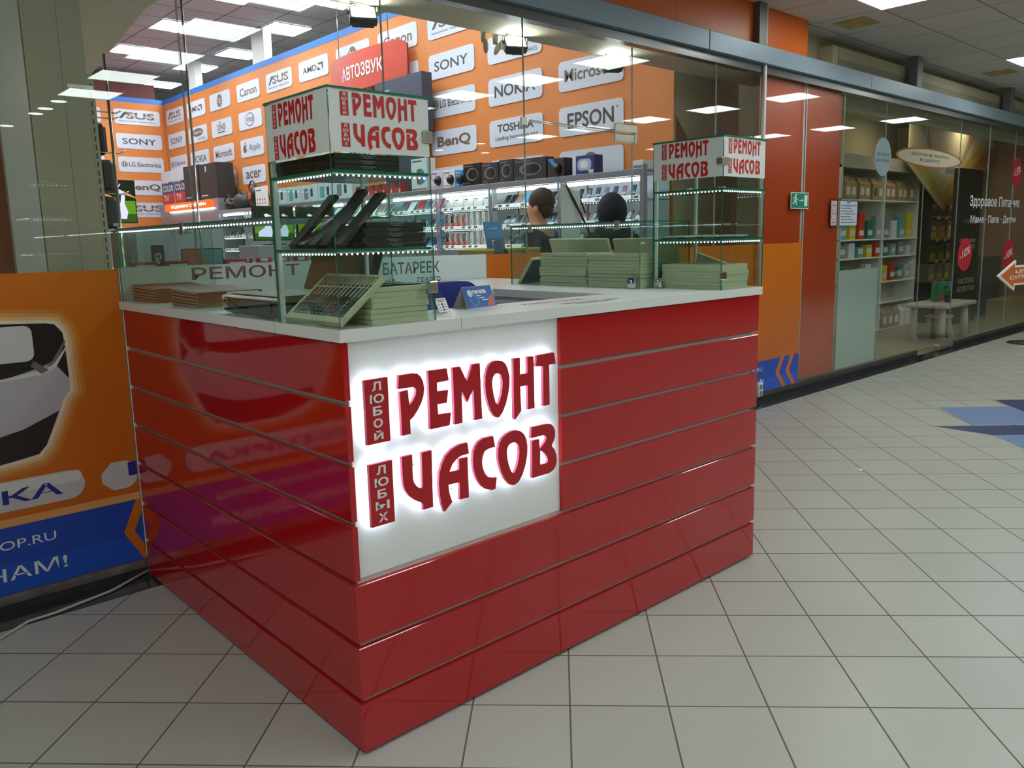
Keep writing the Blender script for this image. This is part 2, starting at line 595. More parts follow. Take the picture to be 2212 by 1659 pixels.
# ---------------------------------------------------------------- the setting: floor, ceilings, walls
fl = struct(MB().face([(-9, -9.5, 0), (22, -9.5, 0), (22, 1.6, 0), (-9, 1.6, 0)]).build('floor', m_floor))
m_inl = mat('inlay_light_blue', (112, 142, 186), 0.3)
m_inl2 = mat('inlay_dark_blue', (52, 66, 108), 0.3)
rd = Vector((math.cos(TA), math.sin(TA), 0)); cd = Vector((-math.sin(TA), math.cos(TA), 0))
A = Vector((5.724, .586, .001)); D = Vector((5.261, .177, .001))
MB().face([D, D + rd * 2.2, A + rd * 2.0, A]).build('inlay_tile', m_inl, fl)
B = Vector((5.033, -.031, .001)); E2 = Vector((4.819, -.261, .001))
MB().face([E2 - cd * .25, E2 - cd * .25 + rd * 2, B + rd * 2, B]).build('inlay_tile', m_inl, fl)
T0 = Vector((5.038, .358, .0014)); MB().face([T0, B + Vector((0, 0, .0008)), B + rd * 2 + Vector((0, 0, .0008)), T0 + rd * 2]).build('inlay_tile', m_inl2, fl)
T1 = Vector((6.322, .359, .0012)); MB().face([T1, T1 + Vector((-.35, -.33, 0)), T1 + Vector((-.35, -.33, 0)) + rd * 2, T1 + rd * 2]).build('inlay_tile', m_inl2, fl)
struct(MB().box((-9, 1.6, -.02), (22, 1.80, 0.0005)).build('trim_1', m_granite))
pl = MB()
pl.box((-9, 1.772, 0), (8.36, 1.86, .032)); pl.box((9.33, 1.772, 0), (22, 1.86, .032))
struct(pl.build('baseboard_front', m_plinth))
struct(MB().box((-9, 1.768, .032), (5.0, 1.80, .07)).build('trim_2', m_steel))
rl = MB(); rl.box((5.0, 1.768, .032), (8.36, 1.80, .075)); rl.box((9.33, 1.768, .032), (22, 1.80, .06))
struct(rl.build('trim_3', mat('worn_rail', (92, 88, 84), 0.4, metal=0.5)))
struct(MB().box((-9, -9.5, 3.19), (22, 2.02, 3.25)).build('ceiling_hall', m_ceil))
struct(MB().box((-9, -9.7, 0), (22, -9.5, 3.2)).build('wall_opposite', mat('far_wall', (190, 176, 150), 0.8)))
struct(MB().box((-9.2, -9.7, 0), (-9, 1.78, 3.2)).build('wall_hall_end', m_beige))
struct(MB().box((22, -9.7, 0), (22.2, 6, 3.2)).build('wall_hall_far_end', m_beige))
for i, (xa, ya, xb, yb) in enumerate(((5.92, 1.41, 6.22, 1.69), (9.48, 1.37, 9.78, 1.66))):
    v_ = MB().box((xa, ya, 3.183), (xb, yb, 3.192), 0)
    tag(v_.build('ceiling_patch', noisy('yellowed_tile', (186, 166, 108), (166, 144, 84), 6, .9)), 'yellowed rectangular patch on the ceiling tile ' + ('above the orange fascia end' if i == 0 else 'farther along, beyond the hanging bracket'), 'ceiling stain', 'yellowed ceiling patches')

# the shop behind the glass
m_shopfloor = mat('shop_floor', (170, 165, 158), 0.35)
struct(MB().box((-7, 1.86, -.02), (6.4, 18, 0)).build('floor_shop', m_shopfloor))
struct(MB().box((-7, 2.0, 4.54), (12, 18, 4.6)).build('ceiling_shop', m_ceil2))
m_dim = mat('dim_wall', (140, 132, 128), 0.8)
struct(MB().box((-7, 18, 0), (12, 18.1, 4.6)).build('wall_shop_back', m_dim))
struct(MB().box((-7.1, 1.86, 0), (-7, 18, 4.6)).build('wall_shop_side', m_beige))
struct(MB().box((12, 1.86, 3.2), (12.1, 18, 4.6)).build('wall_shop_far', m_dim))
struct(MB().box((4.62, 2.55, 0), (4.72, 14.0, 4.0)).build('wall_brand', m_cream))
struct(MB().box((-7, 13.92, 0), (4.72, 14.02, 4.0)).build('wall_brand_back', m_cream))
struct(MB().box((-7, 1.87, 2.715), (5.6, 2.26, 3.6)).build('trim_4', m_beige))
sof = MB(); sof.prism([[(-7, 2.26), (.645, 2.26), (.645, 3.02), (.93, 5.2), (-7, 5.2)]], lambda a, b, d: Vector((a, b, 2.72 + d)), 0, .8)
struct(sof.build('trim_5', m_beige))
struct(MB().box((4.625, 2.40, 0), (5.6, 2.6, 3.6)).build('wall_pillar', m_cream))
mp = MB()  # two flat slanted triangles, brown and pale, on the pillar front
Pp = front(2.396)
mp.prism([[(4.66, 2.40), (4.93, 2.12), (4.66, 1.9)]], Pp, 0, .004); 
mp.build('wall_triangle_brown', mat('pillar_brown', (140, 84, 62), .7), bpy.data.objects['wall_pillar'])
mp = MB(); mp.prism([[(5.2, 2.52), (5.6, 2.16), (5.6, 2.55)]], Pp, 0, .004)
mp.build('wall_triangle_pale', mat('pillar_pale', (206, 200, 172), .7), bpy.data.objects['wall_pillar'])
for i, (xx, yy) in enumerate(((4.67, 12.5), (4.67, 9.9))):
    struct(MB().box((xx - .06, yy - .2, 4.0), (xx + .06, yy + .2, 4.54)).build('wall_support_%d' % (i + 1), m_whitem))
struct(MB().box((3.2, 13.97, 4.0), (4.5, 14.3, 4.34)).build('wall_duct', mat('dark_red_duct', (110, 44, 40), .6)))

# ---------------------------------------------------------------- storefront panes, header and fascia
joints = [-6.0, -3.4, -0.75, 0.335, 1.354, 2.332, 3.329, 4.315, 4.955, 5.675, 6.39, 7.29, 8.30, 9.32, 10.3, 11.3, 12.6, 15, 18, 22]
for i in range(len(joints) - 1):
    a, b = joints[i] + .0025, joints[i + 1] - .0025
    z0 = .04 if 8.2 < a < 9.0 else .072
    struct(MB().box((a, 1.775, z0), (b, 1.785, 2.69), 0, side=1, axis=1).build('window_%d' % (i + 1), [m_glass, m_paneedge]))
for i, (a, b) in enumerate(((-9, 4.103), (4.109, 6.74), (6.746, 22))):
    t = MB().bbox((a, 1.70, 2.732), (b, 1.86, 2.868), .004)
    struct(t.build('trim_header_%d' % (i + 1), m_alu))
struct(MB().box((-9, 1.745, 2.672), (22, 1.815, 2.732)).build('trim_rail', m_rail))
for i, (a, b) in enumerate(((-9, 0.4), (.404, 3.803), (3.807, 5.655))):
    struct(MB().box((a, 1.775, 2.868), (b, 1.80, 3.19)).build('trim_fascia_%d' % (i + 1), m_orange2))
struct(MB().box((5.655, 2.02, 2.60), (22, 2.06, 3.2)).build('wall_fascia', m_beige))
struct(MB().bbox((4.80, 1.72, 2.868), (4.925, 1.775, 3.19), .003).build('trim_post', mat('dark_post', (112, 112, 110), .45, metal=.4)))
for i, xx in enumerate((7.95, 10.9, 14)):
    struct(MB().bbox((xx - .07, 1.74, 2.868), (xx + .07, 1.83, 3.19), .003).build('trim_bracket_%d' % (i + 1), mat('grey_bracket', (118, 122, 122), .5)))
t = MB(); t.tube([(4.915, 1.735, 3.19), (4.915, 1.735, 1.0)], .017, n=14)
struct(t.build('trim_conduit', m_whitem))
t = MB(); t.tube([(5.70, 1.815, 2.68), (5.70, 1.815, .08)], .03, n=14)
struct(t.build('trim_pole', m_whitem))

# door leaf fittings of the glass fronts
def fitting(name, a, b, label, cat='glass fitting'):
    return tag(MB().bbox(a, b, .004).build(name, m_satin), label, cat, 'metal glass fittings')


ft = thing('patch_fitting', 'big L-shaped metal corner fitting on the glass front, under the bright spotlight', 'glass fitting', (3.24, 1.765, 2.03), 0, 'metal glass fittings')
q = MB(); q.bbox((3.13, 1.755, 2.10), (3.36, 1.773, 2.155), .004); q.bbox((3.33, 1.755, 2.035), (3.36, 1.773, 2.10), .004)
q.build('upper_plate', m_satin, ft)
q = MB(); q.bbox((3.13, 1.755, 2.035), (3.325, 1.773, 2.09), .004); q.build('lower_plate', m_satin, ft)
q = MB(); q.tube([(2.36, 1.762, 2.108), (3.13, 1.762, 2.108)], .004); q.tube([(2.36, 1.762, 2.100), (3.13, 1.762, 2.092)], .003)
q.build('tie_rod', m_chrome, ft)
fitting('glass_clip', (2.29, 1.755, 2.075), (2.335, 1.773, 2.125), 'small square metal clip on a glass joint, before the third row of brand plaques')
fitting('glass_fitting', (8.83, 1.755, 2.045), (9.10, 1.773, 2.11), 'metal top hinge of the grocery glass door')
fitting('door_pivot', (8.93, 1.74, .008), (9.36, 1.80, .075), 'metal floor pivot of the grocery glass door')

# ---------------------------------------------------------------- printed films on the shop glass
def poster_blank(x0, x1, zt=1.327, zb=.071, y=1.772):
    return [[(x0, zb), (x1, zb), (x1, zt), (x0, zt)]]


PY = 1.7735
P1 = front(PY)
po = thing('window_poster', 'orange window poster with a grey kitchen appliance, beside the red counter', 'poster', (-1.5, PY, .071))
MB().prism(poster_blank(-4.2, 0.0), P1, -.0008, 0.0).build('film', m_orange, po)


def halo_mat():
    m = mat('print_glow', (236, 222, 200), .3)
    return m


# appliance print (kettle-like kitchen machine) with its pale outline
def halo(loop, c, steps=((0.055, (208, 128, 48)), (0.04, (214, 152, 86)), (.026, (222, 182, 134)), (.013, (230, 212, 186)))):
    q = MB(); ms = []
    for k, (g, colr) in enumerate(steps):
        big = []
        n = len(loop)
        for i in range(n):
            p0, p1, p2 = [Vector(loop[j % n]) for j in (i - 1, i, i + 1)]
            e1, e2 = (p1 - p0), (p2 - p1)
            n1 = Vector((e1.y, -e1.x)); n2 = Vector((e2.y, -e2.x))
            n1.normalize(); n2.normalize()
            d = n1 + n2
            d = d / max(d.length_squared / 2, .4)
            big.append(tuple(p1 + d * g))
        q.prism([big], P1, -.001 - .0002 * k, None, k)
        ms.append(mat('print_glow_%d' % k, colr, .3))
    return q, ms


body = [(-.492, .593), (-.42, .60), (-.358, .612), (-.328, .644), (-.285, .73), (-.25, .82), (-.222, .856), (-.2225, .93), (-.224, 1.02), (-.226, 1.07), (-.235, 1.10), (-.255, 1.122), (-.287, 1.128), (-.44, 1.137), (-.86, 1.137), (-.93, 1.12), (-.95, 1.05), (-.94, .85), (-.86, .66), (-.78, .61), (-.66, .593)]
q, ms = halo(body, None)
hp = q.build('print_halo', ms, po)
q = MB()
q.prism([body], P1, -.0018, None, 0)
q.prism([[(-.492, .593), (-.358, .612), (-.328, .644), (-.27, .775), (-.40, .72), (-.492, .70), (-.70, .70), (-.86, .72), (-.84, .65), (-.66, .593)]], P1, -.0020, None, 1)
q.prism([[(-.222, .90), (-.224, 1.02), (-.228, 1.085), (-.255, 1.122), (-.287, 1.128), (-.44, 1.137), (-.86, 1.137), (-.93, 1.10), (-.945, 1.0), (-.90, .93), (-.44, .925), (-.32, .955), (-.275, .975)]], P1, -.0021, None, 1)
q.prism([rrect(-.86, .985, -.335, 1.125, .03)], P1, -.0023, None, 2)
q.prism([[(-.30, .958), (-.275, .978), (-.222, 1.06), (-.2225, 1.045), (-.268, .958)]], P1, -.0024, None, 3)
q.prism([[(-.30, .945), (-.268, .968), (-.2215, 1.03), (-.2215, 1.02), (-.265, .95), (-.31, .927), (-.48, .912), (-.48, .922)]], P1, -.0025, None, 2)
q.prism([[(-.352, .965), (-.34, .985), (-.29, .942), (-.318, .93)]], P1, -.0026, None, 3)
q.build('print_appliance', [mat('print_body', (182, 176, 184), .3), mat('print_black', (34, 28, 30), .3), mat('print_top', (206, 206, 208), .3), mat('print_shade', (110, 104, 108), .3)], po)
q = MB()
q.prism([rrect(-1.62, .405, -.206, .525, .058)], P1, -.0012, None, 0)
q.prism([rrect(-.142, .402, -.002, .522, .05)[:12] + [(-.10, .522), (-.142, .48), (-.142, .44), (-.10, .402)]], P1, -.0012, None, 0)
q.prism([rrect(-1.61, .475, -.215, .520, .02)], P1, -.0014, None, 1)
q.prism([rect(-.036, .452, -.002, .512)], P1, -.0016, None, 2)
q.text('ОРГТЕХНИКА', P1, (-1.38, .405 + .028, -.29, .49), 2, .02, .0016)
q.build('print_pill', [m_pill, mat('print_pill_light', (216, 214, 216), .3), m_navytxt], po)
q = MB()
q.prism([rect(-4.2, .343, 0, .375)], P1, -.0012, None, 0)
q.prism([[(-4.2, .072), (0, .072), (0, .343), (-4.2, .343)]], P1, -.0012, None, 1)
q.prism([[(-4.2, .072), (0, .072), (0, .19), (-4.2, .19)]], P1, -.0013, None, 2)
q.prism([[(-.018, .342), (0, .342), (0, .282), (-.034, .206), (0, .138), (0, .075), (-.006, .072), (-.077, .206)]], P1, -.0015, None, 3)
q.build('print_band', [m_beigeor, m_blue, mat('print_blue_low', (26, 84, 196), .28), mat('print_orange_stripe', (204, 108, 24), .3)], po)
q = MB()
q.text('WWW.DNS-SHOP.RU', P1, (-1.02, .252, -.332, .288), 0, 0, .0022)
q.build('lettering', m_textw, po); q = MB()
q.text('АССОРТИМЕНТ', P1, (-1.95, .242, -1.15, .306), 0, 0, .0022)
q.build('lettering', m_textw, po); q = MB()
q.text('НИЗКИМ ЦЕНАМ!', P1, (-1.28, .115, -.302, .180), 0, .005, .0022)
q.build('lettering', m_textw, po)

# white price board on the glass behind the counter
wb = thing('white_board', 'white film board with repair service text, behind the counter', 'sign', (1.0, PY, .08))
MB().prism([rect(0.004, .08, 2.0, 1.333)], P1, -.0008, 0).build('film', mat('board_white', (214, 224, 228), .35), wb)
q = MB()
q.text('РЕМОНТ', P1, (.303, 1.266, .82, 1.322), 0, .012, .0014)
q.text('ЗАМЕНА БАТАРЕЕК', P1, (.965, 1.243, 1.66, 1.307), 0, .012, .0014)
q.build('lettering', mat('board_text_upper', (84, 84, 92), .5), wb); q = MB()
q.text('«ЧАСОТЕХНИКА»', P1, (.95, 1.184, 1.40, 1.222), 0, .008, .0014)
q.text('ГРАВЕР', P1, (1.51, 1.180, 1.665, 1.222), 0, .008, .0014)
q.build('lettering', mat('board_text', (84, 84, 92), .5), wb)

po2 = thing('window_poster', 'orange window poster with two chevrons on blue, past the far end of the counter', 'poster', (3.8, PY, .072))
MB().prism([rect(2.004, .072, 5.668, 1.33)], P1, -.0008, 0).build('film', m_orange, po2)
q = MB()
q.prism([rect(2.004, .072, 5.668, .344)], P1, -.0012, None, 0)
q.prism([rect(2.004, .072, 5.668, .18)], P1, -.0013, None, 3)
for dx in (0, .17):
    q.prism([[(5.36 + dx, .344), (5.42 + dx, .344), (5.335 + dx, .21), (5.46 + dx, .074), (5.40 + dx, .074), (5.275 + dx, .21)]], P1, -.0015, None, 1)
q.text('WWW.DNS-SHOP.RU', P1, (4.35, .258, 5.06, .290), 2, 0, .0018)
q.text('НИЗКИМ ЦЕНАМ!', P1, (4.05, .125, 5.08, .190), 2, 0, .0018)
q.build('print_band', [m_blue, mat('print_orange_chevron', (214, 108, 44), .3), m_textw, mat('print_blue_low2', (30, 92, 206), .28)], po2)
t = MB().prism([[(4.96, .09), (6.375, .09), (6.375, 2.67), (4.96, 2.67)]], front(1.8), 0, .0015)
tag(t.build('red_film', m_redfilm), 'tall red film behind the glass, between the white poles', 'window film')
t = MB().prism([rect(6.40, .09, 7.285, 1.05)], front(1.79), 0, .0015)
tag(t.build('frosted_film', m_frost), 'grey green frosted film on the lower grocery window', 'window film')

# ---------------------------------------------------------------- the counter
ZT, ZB = 1.195, 1.163
kc = thing('service_counter', 'red and white slatted watch repair counter with lit sign', 'counter', (1.0, .9, 0))
q = MB()
q.box((.019, .019, .03), (1.981, .30, ZB)); q.box((.019, .30, .03), (.42, 1.762, ZB)); q.box((1.36, .30, .03), (1.981, 1.762, ZB))
q.box((.008, 1.748, .0), (.42, 1.768, ZB)); q.box((.04, .04, 0), (1.96, .28, .03))
q.build('body', m_white, kc)
rows = [(1.0080, 1.160), (.8435, .9925), (.6795, .8290), (.5125, .6640), (.3340, .4985), (.1690, .3190), (.010, .1540)]
for i, (a, b) in enumerate(rows):
    MB().bbox((0.0, .0 if i < 4 else 0.0185, a), (.018, 1.748, b), .0015, 0).build('red_panel', m_red, kc)
    if i < 4:
        MB().bbox((.798, 0.0, a), (2.0, .018, b), .0015).build('red_panel', m_red, kc)
    else:
        MB().bbox((0.0, 0.0, a), (2.0, .018, b), .0015).build('red_panel', m_red, kc)
    MB().bbox((1.982, .0185, a), (2.0, 1.748, b), .0015).build('red_panel', m_red, kc)
sb = MB().box((.0185, .012, .5135), (.797, .019, 1.162)).build('sign_board', m_board, kc)
LET = {
    'R': [[(157,1059),(204,1059),(218,1056),(229,1046),(236,1031),(239,1013),(236,994),(228,975),(214,955),(200,940),(187,931),(187,892),(159,892),(157,1014),(184,1016),(186,985),(187,973),(198,983),(208,997),(211,1009),(209,1017),(202,1021),(152,1022)]],
    'E': [[(254,1059),(319,1058),(325,1023),(283,1022),(283,997),(322,996),(315,960),(282,960),(283,931),(329,929),(322,893),(254,893)]],
    'M': [[(340,1057),(367,1057),(391,1011),(413,1058),(441,1058),(444,892),(416,892),(414,986),(390,949),(370,986),(369,892),(341,892)]],
    'O1': [[(510,1058),(529,1054),(542,1044),(551,1026),(557,1001),(556,977),(550,951),(540,923),(526,899),(512,886),(503,885),(492,891),(479,909),(469,934),(461,964),(459,991),(461,1017),(469,1038),(480,1051),(493,1057)],[(510,1020),(523,1013),(528,993),(527,975),(522,953),(514,934),(506,923),(499,931),(492,954),(487,980),(487,997),(490,1009),(498,1018)]],
    'N': [[(574,1056),(601,1056),(600,1004),(631,1004),(632,1055),(659,1054),(659,890),(631,890),(631,966),(600,966),(602,890),(575,866),(572,872),(572,951)]],
    'T': [[(674,1055),(749,1056),(756,1019),(726,1019),(726,890),(698,890),(699,1018),(668,1020)]],
    'CH': [[(154,833),(189,833),(188,767),(191,753),(200,740),(211,732),(219,730),(221,832),(255,832),(253,667),(219,667),(219,685),(194,700),(174,717),(160,738),(155,758),(154,782)]],
    'A': [[(385,830),(390,796),(360,795),(347,791),(328,777),(315,756),(351,755),(352,788),(384,787),(384,664),(350,665),(351,717),(310,719),(312,697),(317,679),(322,665),(293,642),(284,666),(278,697),(276,731),(279,758),(290,785),(305,807),(328,822),(355,830)]],
    'S': [[(485,831),(492,796),(466,796),(450,791),(441,776),(438,759),(441,741),(448,724),(460,710),(478,703),(495,701),(488,665),(472,666),(452,673),(433,687),(419,707),(409,729),(404,753),(403,773),(406,795),(414,812),(428,825),(447,832)]],
    'O2': [[(578,833),(597,826),(611,815),(621,797),(626,771),(623,742),(615,713),(602,687),(585,667),(568,660),(555,662),(543,669),(527,688),(514,712),(506,736),(502,763),(503,784),(509,804),(522,819),(541,829),(560,833)],[(571,795),(583,790),(589,778),(590,758),(586,736),(578,714),(569,701),(561,699),(556,704),(547,724),(541,745),(538,767),(540,782),(548,792),(561,796)]],
    'V': [[(645,830),(711,829),(729,826),(742,815),(749,799),(748,780),(741,767),(732,754),(745,738),(753,718),(755,701),(750,683),(738,671),(718,665),(643,665),(645,787),(677,786),(678,754),(690,762),(704,774),(709,784),(705,791),(697,795),(640,795)],[(681,749),(697,737),(710,721),(715,708),(710,701),(679,701)]],
}


def mm(loops):
    return [[(x / 1000, z / 1000) for x, z in lp] for lp in loops]


Pl = front(-.02)
for k, v in LET.items():
    q = MB(); q.prism(mm(v), Pl, 0, .011, 0, 1)
    for (x, z) in mm(v)[0][::5]:
        pass
    q.build('letter', [m_letter, m_letside], sb)
    # the light strip hidden on the letter's back, shining on the board
    lp = mm(v)
    cx = sum(p[0] for p in lp[0]) / len(lp[0]); cz = sum(p[1] for p in lp[0]) / len(lp[0])
    q = MB(); q.prism([[(cx + (x - cx) * .93, cz + (z - cz) * .965) for x, z in lp[0]]] + [[(x, z) for x, z in h] for h in lp[1:]], front(-.0085), 0, .0012)
    q.build('back_light', m_halo, sb)
PL_TXT = [('ЛЮБОЙ', .048, .1205, .886, 1.0595), ('ЛЮБЫХ', .049, .1225, .6585, .8315)]


def stacked(q, word, P, x0, x1, z0, z1, m, lift):
    """a word set one letter under the other on its small plaque"""
    h = (z1 - z0) / (len(word) + .25)
    w = x1 - x0
    for i, ch in enumerate(word):
        zt = z1 - h * (.22 + i)
        wide = .30 if ch in 'ЮЫ' else .20
        cx = (x0 + x1) / 2
        q.text(ch, P, (cx - wide * w, zt - h * .74, cx + wide * w, zt), m, .03, lift)


for word, x0, x1, z0, z1 in PL_TXT:
    q = MB(); q.prism([rect(x0, z0, x1, z1)], Pl, 0, .011, 0, 1)
    stacked(q, word, Pl, x0, x1, z0, z1, 2, .0006)
    q.build('plaque', [m_letter, m_letside, m_board], sb)
    q = MB(); q.prism([rect(x0 + .002, z0 + .002, x1 - .002, z1 - .002)], front(-.0085), 0, .0012); q.build('back_light', m_halo, sb)
for k in range(9):
    a, b = [(.17, 1.03), (.30, .90), (.36, .93), (.52, 1.03), (.63, .90), (.72, .93), (.20, .80), (.33, .70), (.68, .80)][k]
    MB().tube([(a, .012, b), (a, -.0085, b)], .0022, n=6).build('standoff', m_chrome, sb)
# inner face of the far arm: drawer front and frame
q = MB(); q.box((1.345, .31, .2), (1.36, 1.70, 1.13)); q.build('inner_panel', m_panelgrey, kc)
q = MB(); q.bbox((1.338, .45, .72), (1.346, 1.30, 1.06), .003); q.build('drawer', mat('drawer_grey', (134, 150, 162), .4), kc)

ct = thing('worktop', 'white laminate worktop running round the red counter', 'countertop', (1.0, .9, ZB))
q = MB()
q.prism([[(-.009, -.009), (2.009, -.009), (2.009, 1.768), (1.335, 1.768), (1.335, .28), (.45, .28), (.45, 1.768), (-.009, 1.768)]], lambda a, b, d: Vector((a, b, ZT - d)), 0, ZT - ZB)
q.build('slab', m_white, ct)
q = MB(); q.box((.385, -.0092, ZB + .001), (.387, .30, ZT + .0002)); q.box((-.0093, .355, ZB + .001), (.30, .357, ZT + .0002)); q.build('seam', m_grey, ct)

# ---------------------------------------------------------------- tall glass display cases
SX0, SX1, SZ0, SZ1 = .047, .756, .642, 1.060     # extent of the large lettering


def small_sign(q, P, u0, u1, v0, v1, m, mw):
    """the counter's lettering, scaled into u0..u1, v0..v1"""
    f = lambda x, z: (u0 + (x - SX0) / (SX1 - SX0) * (u1 - u0), v0 + (z - SZ0) / (SZ1 - SZ0) * (v1 - v0))
    for v in LET.values():
        q.prism([[f(x, z) for x, z in lp] for lp in mm(v)], P, -.0006, None, m)
    for word, x0, x1, z0, z1 in PL_TXT:
        a, b = f(x0, z0), f(x1, z1)
        q.prism([rect(a[0], a[1], b[0], b[1])], P, -.0006, None, m)
        stacked(q, word, P, a[0], b[0], a[1], b[1], mw, .0010)


def pane(a, b, axis):
    return MB().box(a, b, 0, side=1, axis=axis)


def tall_case(x0, label):
    x1, y0, y1, z1 = x0 + .305, .002, .343, 1.797
    t = thing('display_case', label, 'display case', ((x0 + x1) / 2, (y0 + y1) / 2, ZT), 0, 'tall glass display cases')
    G = [m_glassc, m_edge]
    g = .004
    pane((x0, y0, ZT), (x1, y0 + g, z1 - .006), 1).build('front_pane', G, t)
    pane((x0, y0 + g, ZT), (x0 + g, y1, z1 - .006), 0).build('side_pane', G, t)
    pane((x1 - g, y0 + g, ZT), (x1, y1, z1 - .006), 0).build('side_pane', G, t)
    pane((x0 + g, y1 - g, ZT), (x1 - g, y1, z1 - .006), 1).build('rear_pane', G, t)
    pane((x0 - .003, y0 - .003, z1 - .006), (x1 + .003, y1 + .003, z1), 2).build('top_pane', G, t)
    for z in (1.392, 1.590):
        s = pane((x0 + g, y0 + g, z), (x1 - g, y1 - g, z + .007), 2).build('shelf', G, t)
        q = MB()
        q.box((x0 + .006, y0 + .006, z - .004), (x1 - .006, y0 + .012, z - .0005), 0)
        q.box((x0 + .006, y0 + .014, z - .004), (x0 + .012, y1 - .02, z - .0005), 0)
        for k in range(18):
            u = x0 + .02 + k * .0158
            q.ball((u, y0 + .009, z - .006), .0024, 1, 6, 4)
            q.ball((x0 + .009, y0 + .02 + k * .0168, z - .006), .0024, 1, 6, 4)
        q.build('led_strip', [m_whitem, m_led], s)
    # white printed band with the lettering round the top
    for P, w, name in ((front(y0 - .0006), (x0 + .0, x1), 'f'), (plane((x0 - .0006, 0, 0), (0, -1, 0), (0, 0, 1)), (-y1, -y0), 's')):
        q = MB()
        q.prism([rect(w[0] + .003, 1.640, w[1] - .002, 1.789)], P, 0, .0005, 0)
        L = w[1] - w[0]
        small_sign(q, P, w[0] + L * (.108 if name == 'f' else .135), w[0] + L * (.872 if name == 'f' else .80), 1.647 if name == 'f' else 1.636, 1.786, 1, 0)
        q.build('sign_panel', [mat('case_sign_white', (222, 228, 226), .35), m_vinyl], t)
    # lit strip under the top
    q = MB()
    q.box((x0 + .008, y0 + .008, 1.784), (x1 - .008, y0 + .016, 1.789), 0)
    for k in range(12):
        q.ball((x0 + .025 + k * .023, y0 + .012, 1.782), .0022, 1, 6, 4)
        q.ball((x0 + .012, y0 + .03 + k * .025, 1.782), .0022, 1, 6, 4)
    q.build('led_strip', [m_whitem, m_led], t)
    # white corner profiles at the back
    for xx in (x0 + .006, x1 - .016):
        q = MB(); q.box((xx, y1 - .016, ZT), (xx + .010, y1 - .005, 1.785)); q.build('corner_profile', m_white, t)
    return t


case1 = tall_case(.0, 'tall glass display case on the near corner of the counter')
q = MB(); q.bbox((.280, -.006, 1.676), (.312, .010, 1.708), .003); q.build('hinge', m_satin, case1)
q = MB(); q.bbox((.282, -.006, 1.272), (.312, .010, 1.305), .003); q.build('hinge', m_satin, case1)
case2 = tall_case(1.717, 'tall glass display case on the far end of the counter')
q = MB(); q.bbox((1.702, -.006, 1.684), (1.746, .0015, 1.712), .003); q.bbox((1.708, -.004, 1.684), (1.716, .03, 1.712), .003); q.build('hinge', m_satin, case2)
q = MB(); q.bbox((1.700, -.006, 1.238), (1.745, .0015, 1.268), .003); q.build('hinge', m_chrome, case2)
q = MB(); q.lathe([(.011, 0), (.013, .004), (.009, .012)], (0, 0, 0), T=Matrix.Translation((1.712, .315, 1.222)) @ Matrix.Rotation(-math.pi / 2, 4, 'Y')); q.bbox((1.704, .29, 1.198), (1.716, .33, 1.238), .002); q.build('lock', m_chrome, case2)


# low glass cases
def leds(q, p, d, n, m=1):
    for k in range(n):
        c = Vector(p) + Vector(d) * (k + .5) / n
        q.ball(c, .0028, m, 6, 4)


G = [m_glassc, m_edge]
lc = thing('low_display_case', 'long low glass case over the counter arm facing the poster', 'display case', (.2, 1.05, ZT), 0, 'low glass display cases')
pane((.004, .352, ZT), (.008, 1.765, 1.487), 0).build('front_pane', G, lc)
pane((.004, .350, 1.487), (.40, 1.767, 1.493), 2).build('top_pane', G, lc)
pane((.008, 1.758, ZT), (.40, 1.762, 1.487), 1).build('end_pane', G, lc)
pane((.008, .352, ZT), (.40, .356, 1.487), 1).build('end_pane', G, lc)
q = MB(); q.box((.010, .36, 1.480), (.016, 1.75, 1.4865), 0); leds(q, (.013, .36, 1.478), (0, 1.39, 0), 60); q.build('led_strip', [m_whitem, m_led], lc)
q = MB(); q.box((.006, .347, ZT), (.018, .352, 1.60)); q.build('corner_profile', m_white, lc)
q = MB(); q.bbox((.000, 1.02, 1.455), (.010, 1.05, 1.496), .002); q.build('clip', m_satin, lc)

rc = thing('low_display_case', 'low glass case of cream trays on the far arm of the counter', 'display case', (1.8, .75, ZT), 0, 'low glass display cases')
pane((1.640, .352, ZT), (1.644, 1.160, 1.474), 0).build('front_pane', G, rc)
pane((1.638, .350, 1.474), (1.995, 1.163, 1.480), 2).build('top_pane', G, rc)
pane((1.644, 1.156, ZT), (1.995, 1.160, 1.474), 1).build('end_pane', G, rc)
pane((1.644, .352, ZT), (1.995, .356, 1.474), 1).build('end_pane', G, rc)
pane((1.991, .356, ZT), (1.995, 1.156, 1.474), 0).build('rear_pane', G, rc)
q = MB(); q.box((1.646, .36, 1.467), (1.652, 1.15, 1.4735), 0); leds(q, (1.649, .36, 1.465), (0, .79, 0), 52); q.build('led_strip', [m_whitem, m_led], rc)
for yy in (.46, 1.0):
    q = MB(); q.bbox((1.632, yy, 1.445), (1.642, yy + .028, 1.484), .002); q.build('clip', m_satin, rc)
q = MB(); q.lathe([(.011, 0), (.013, .004), (.009, .012)], (0, 0, 0), T=Matrix.Translation((1.634, .395, 1.222)) @ Matrix.Rotation(-math.pi / 2, 4, 'Y')); q.bbox((1.628, .37, 1.198), (1.640, .41, 1.242), .002); q.build('lock', m_chrome, rc)

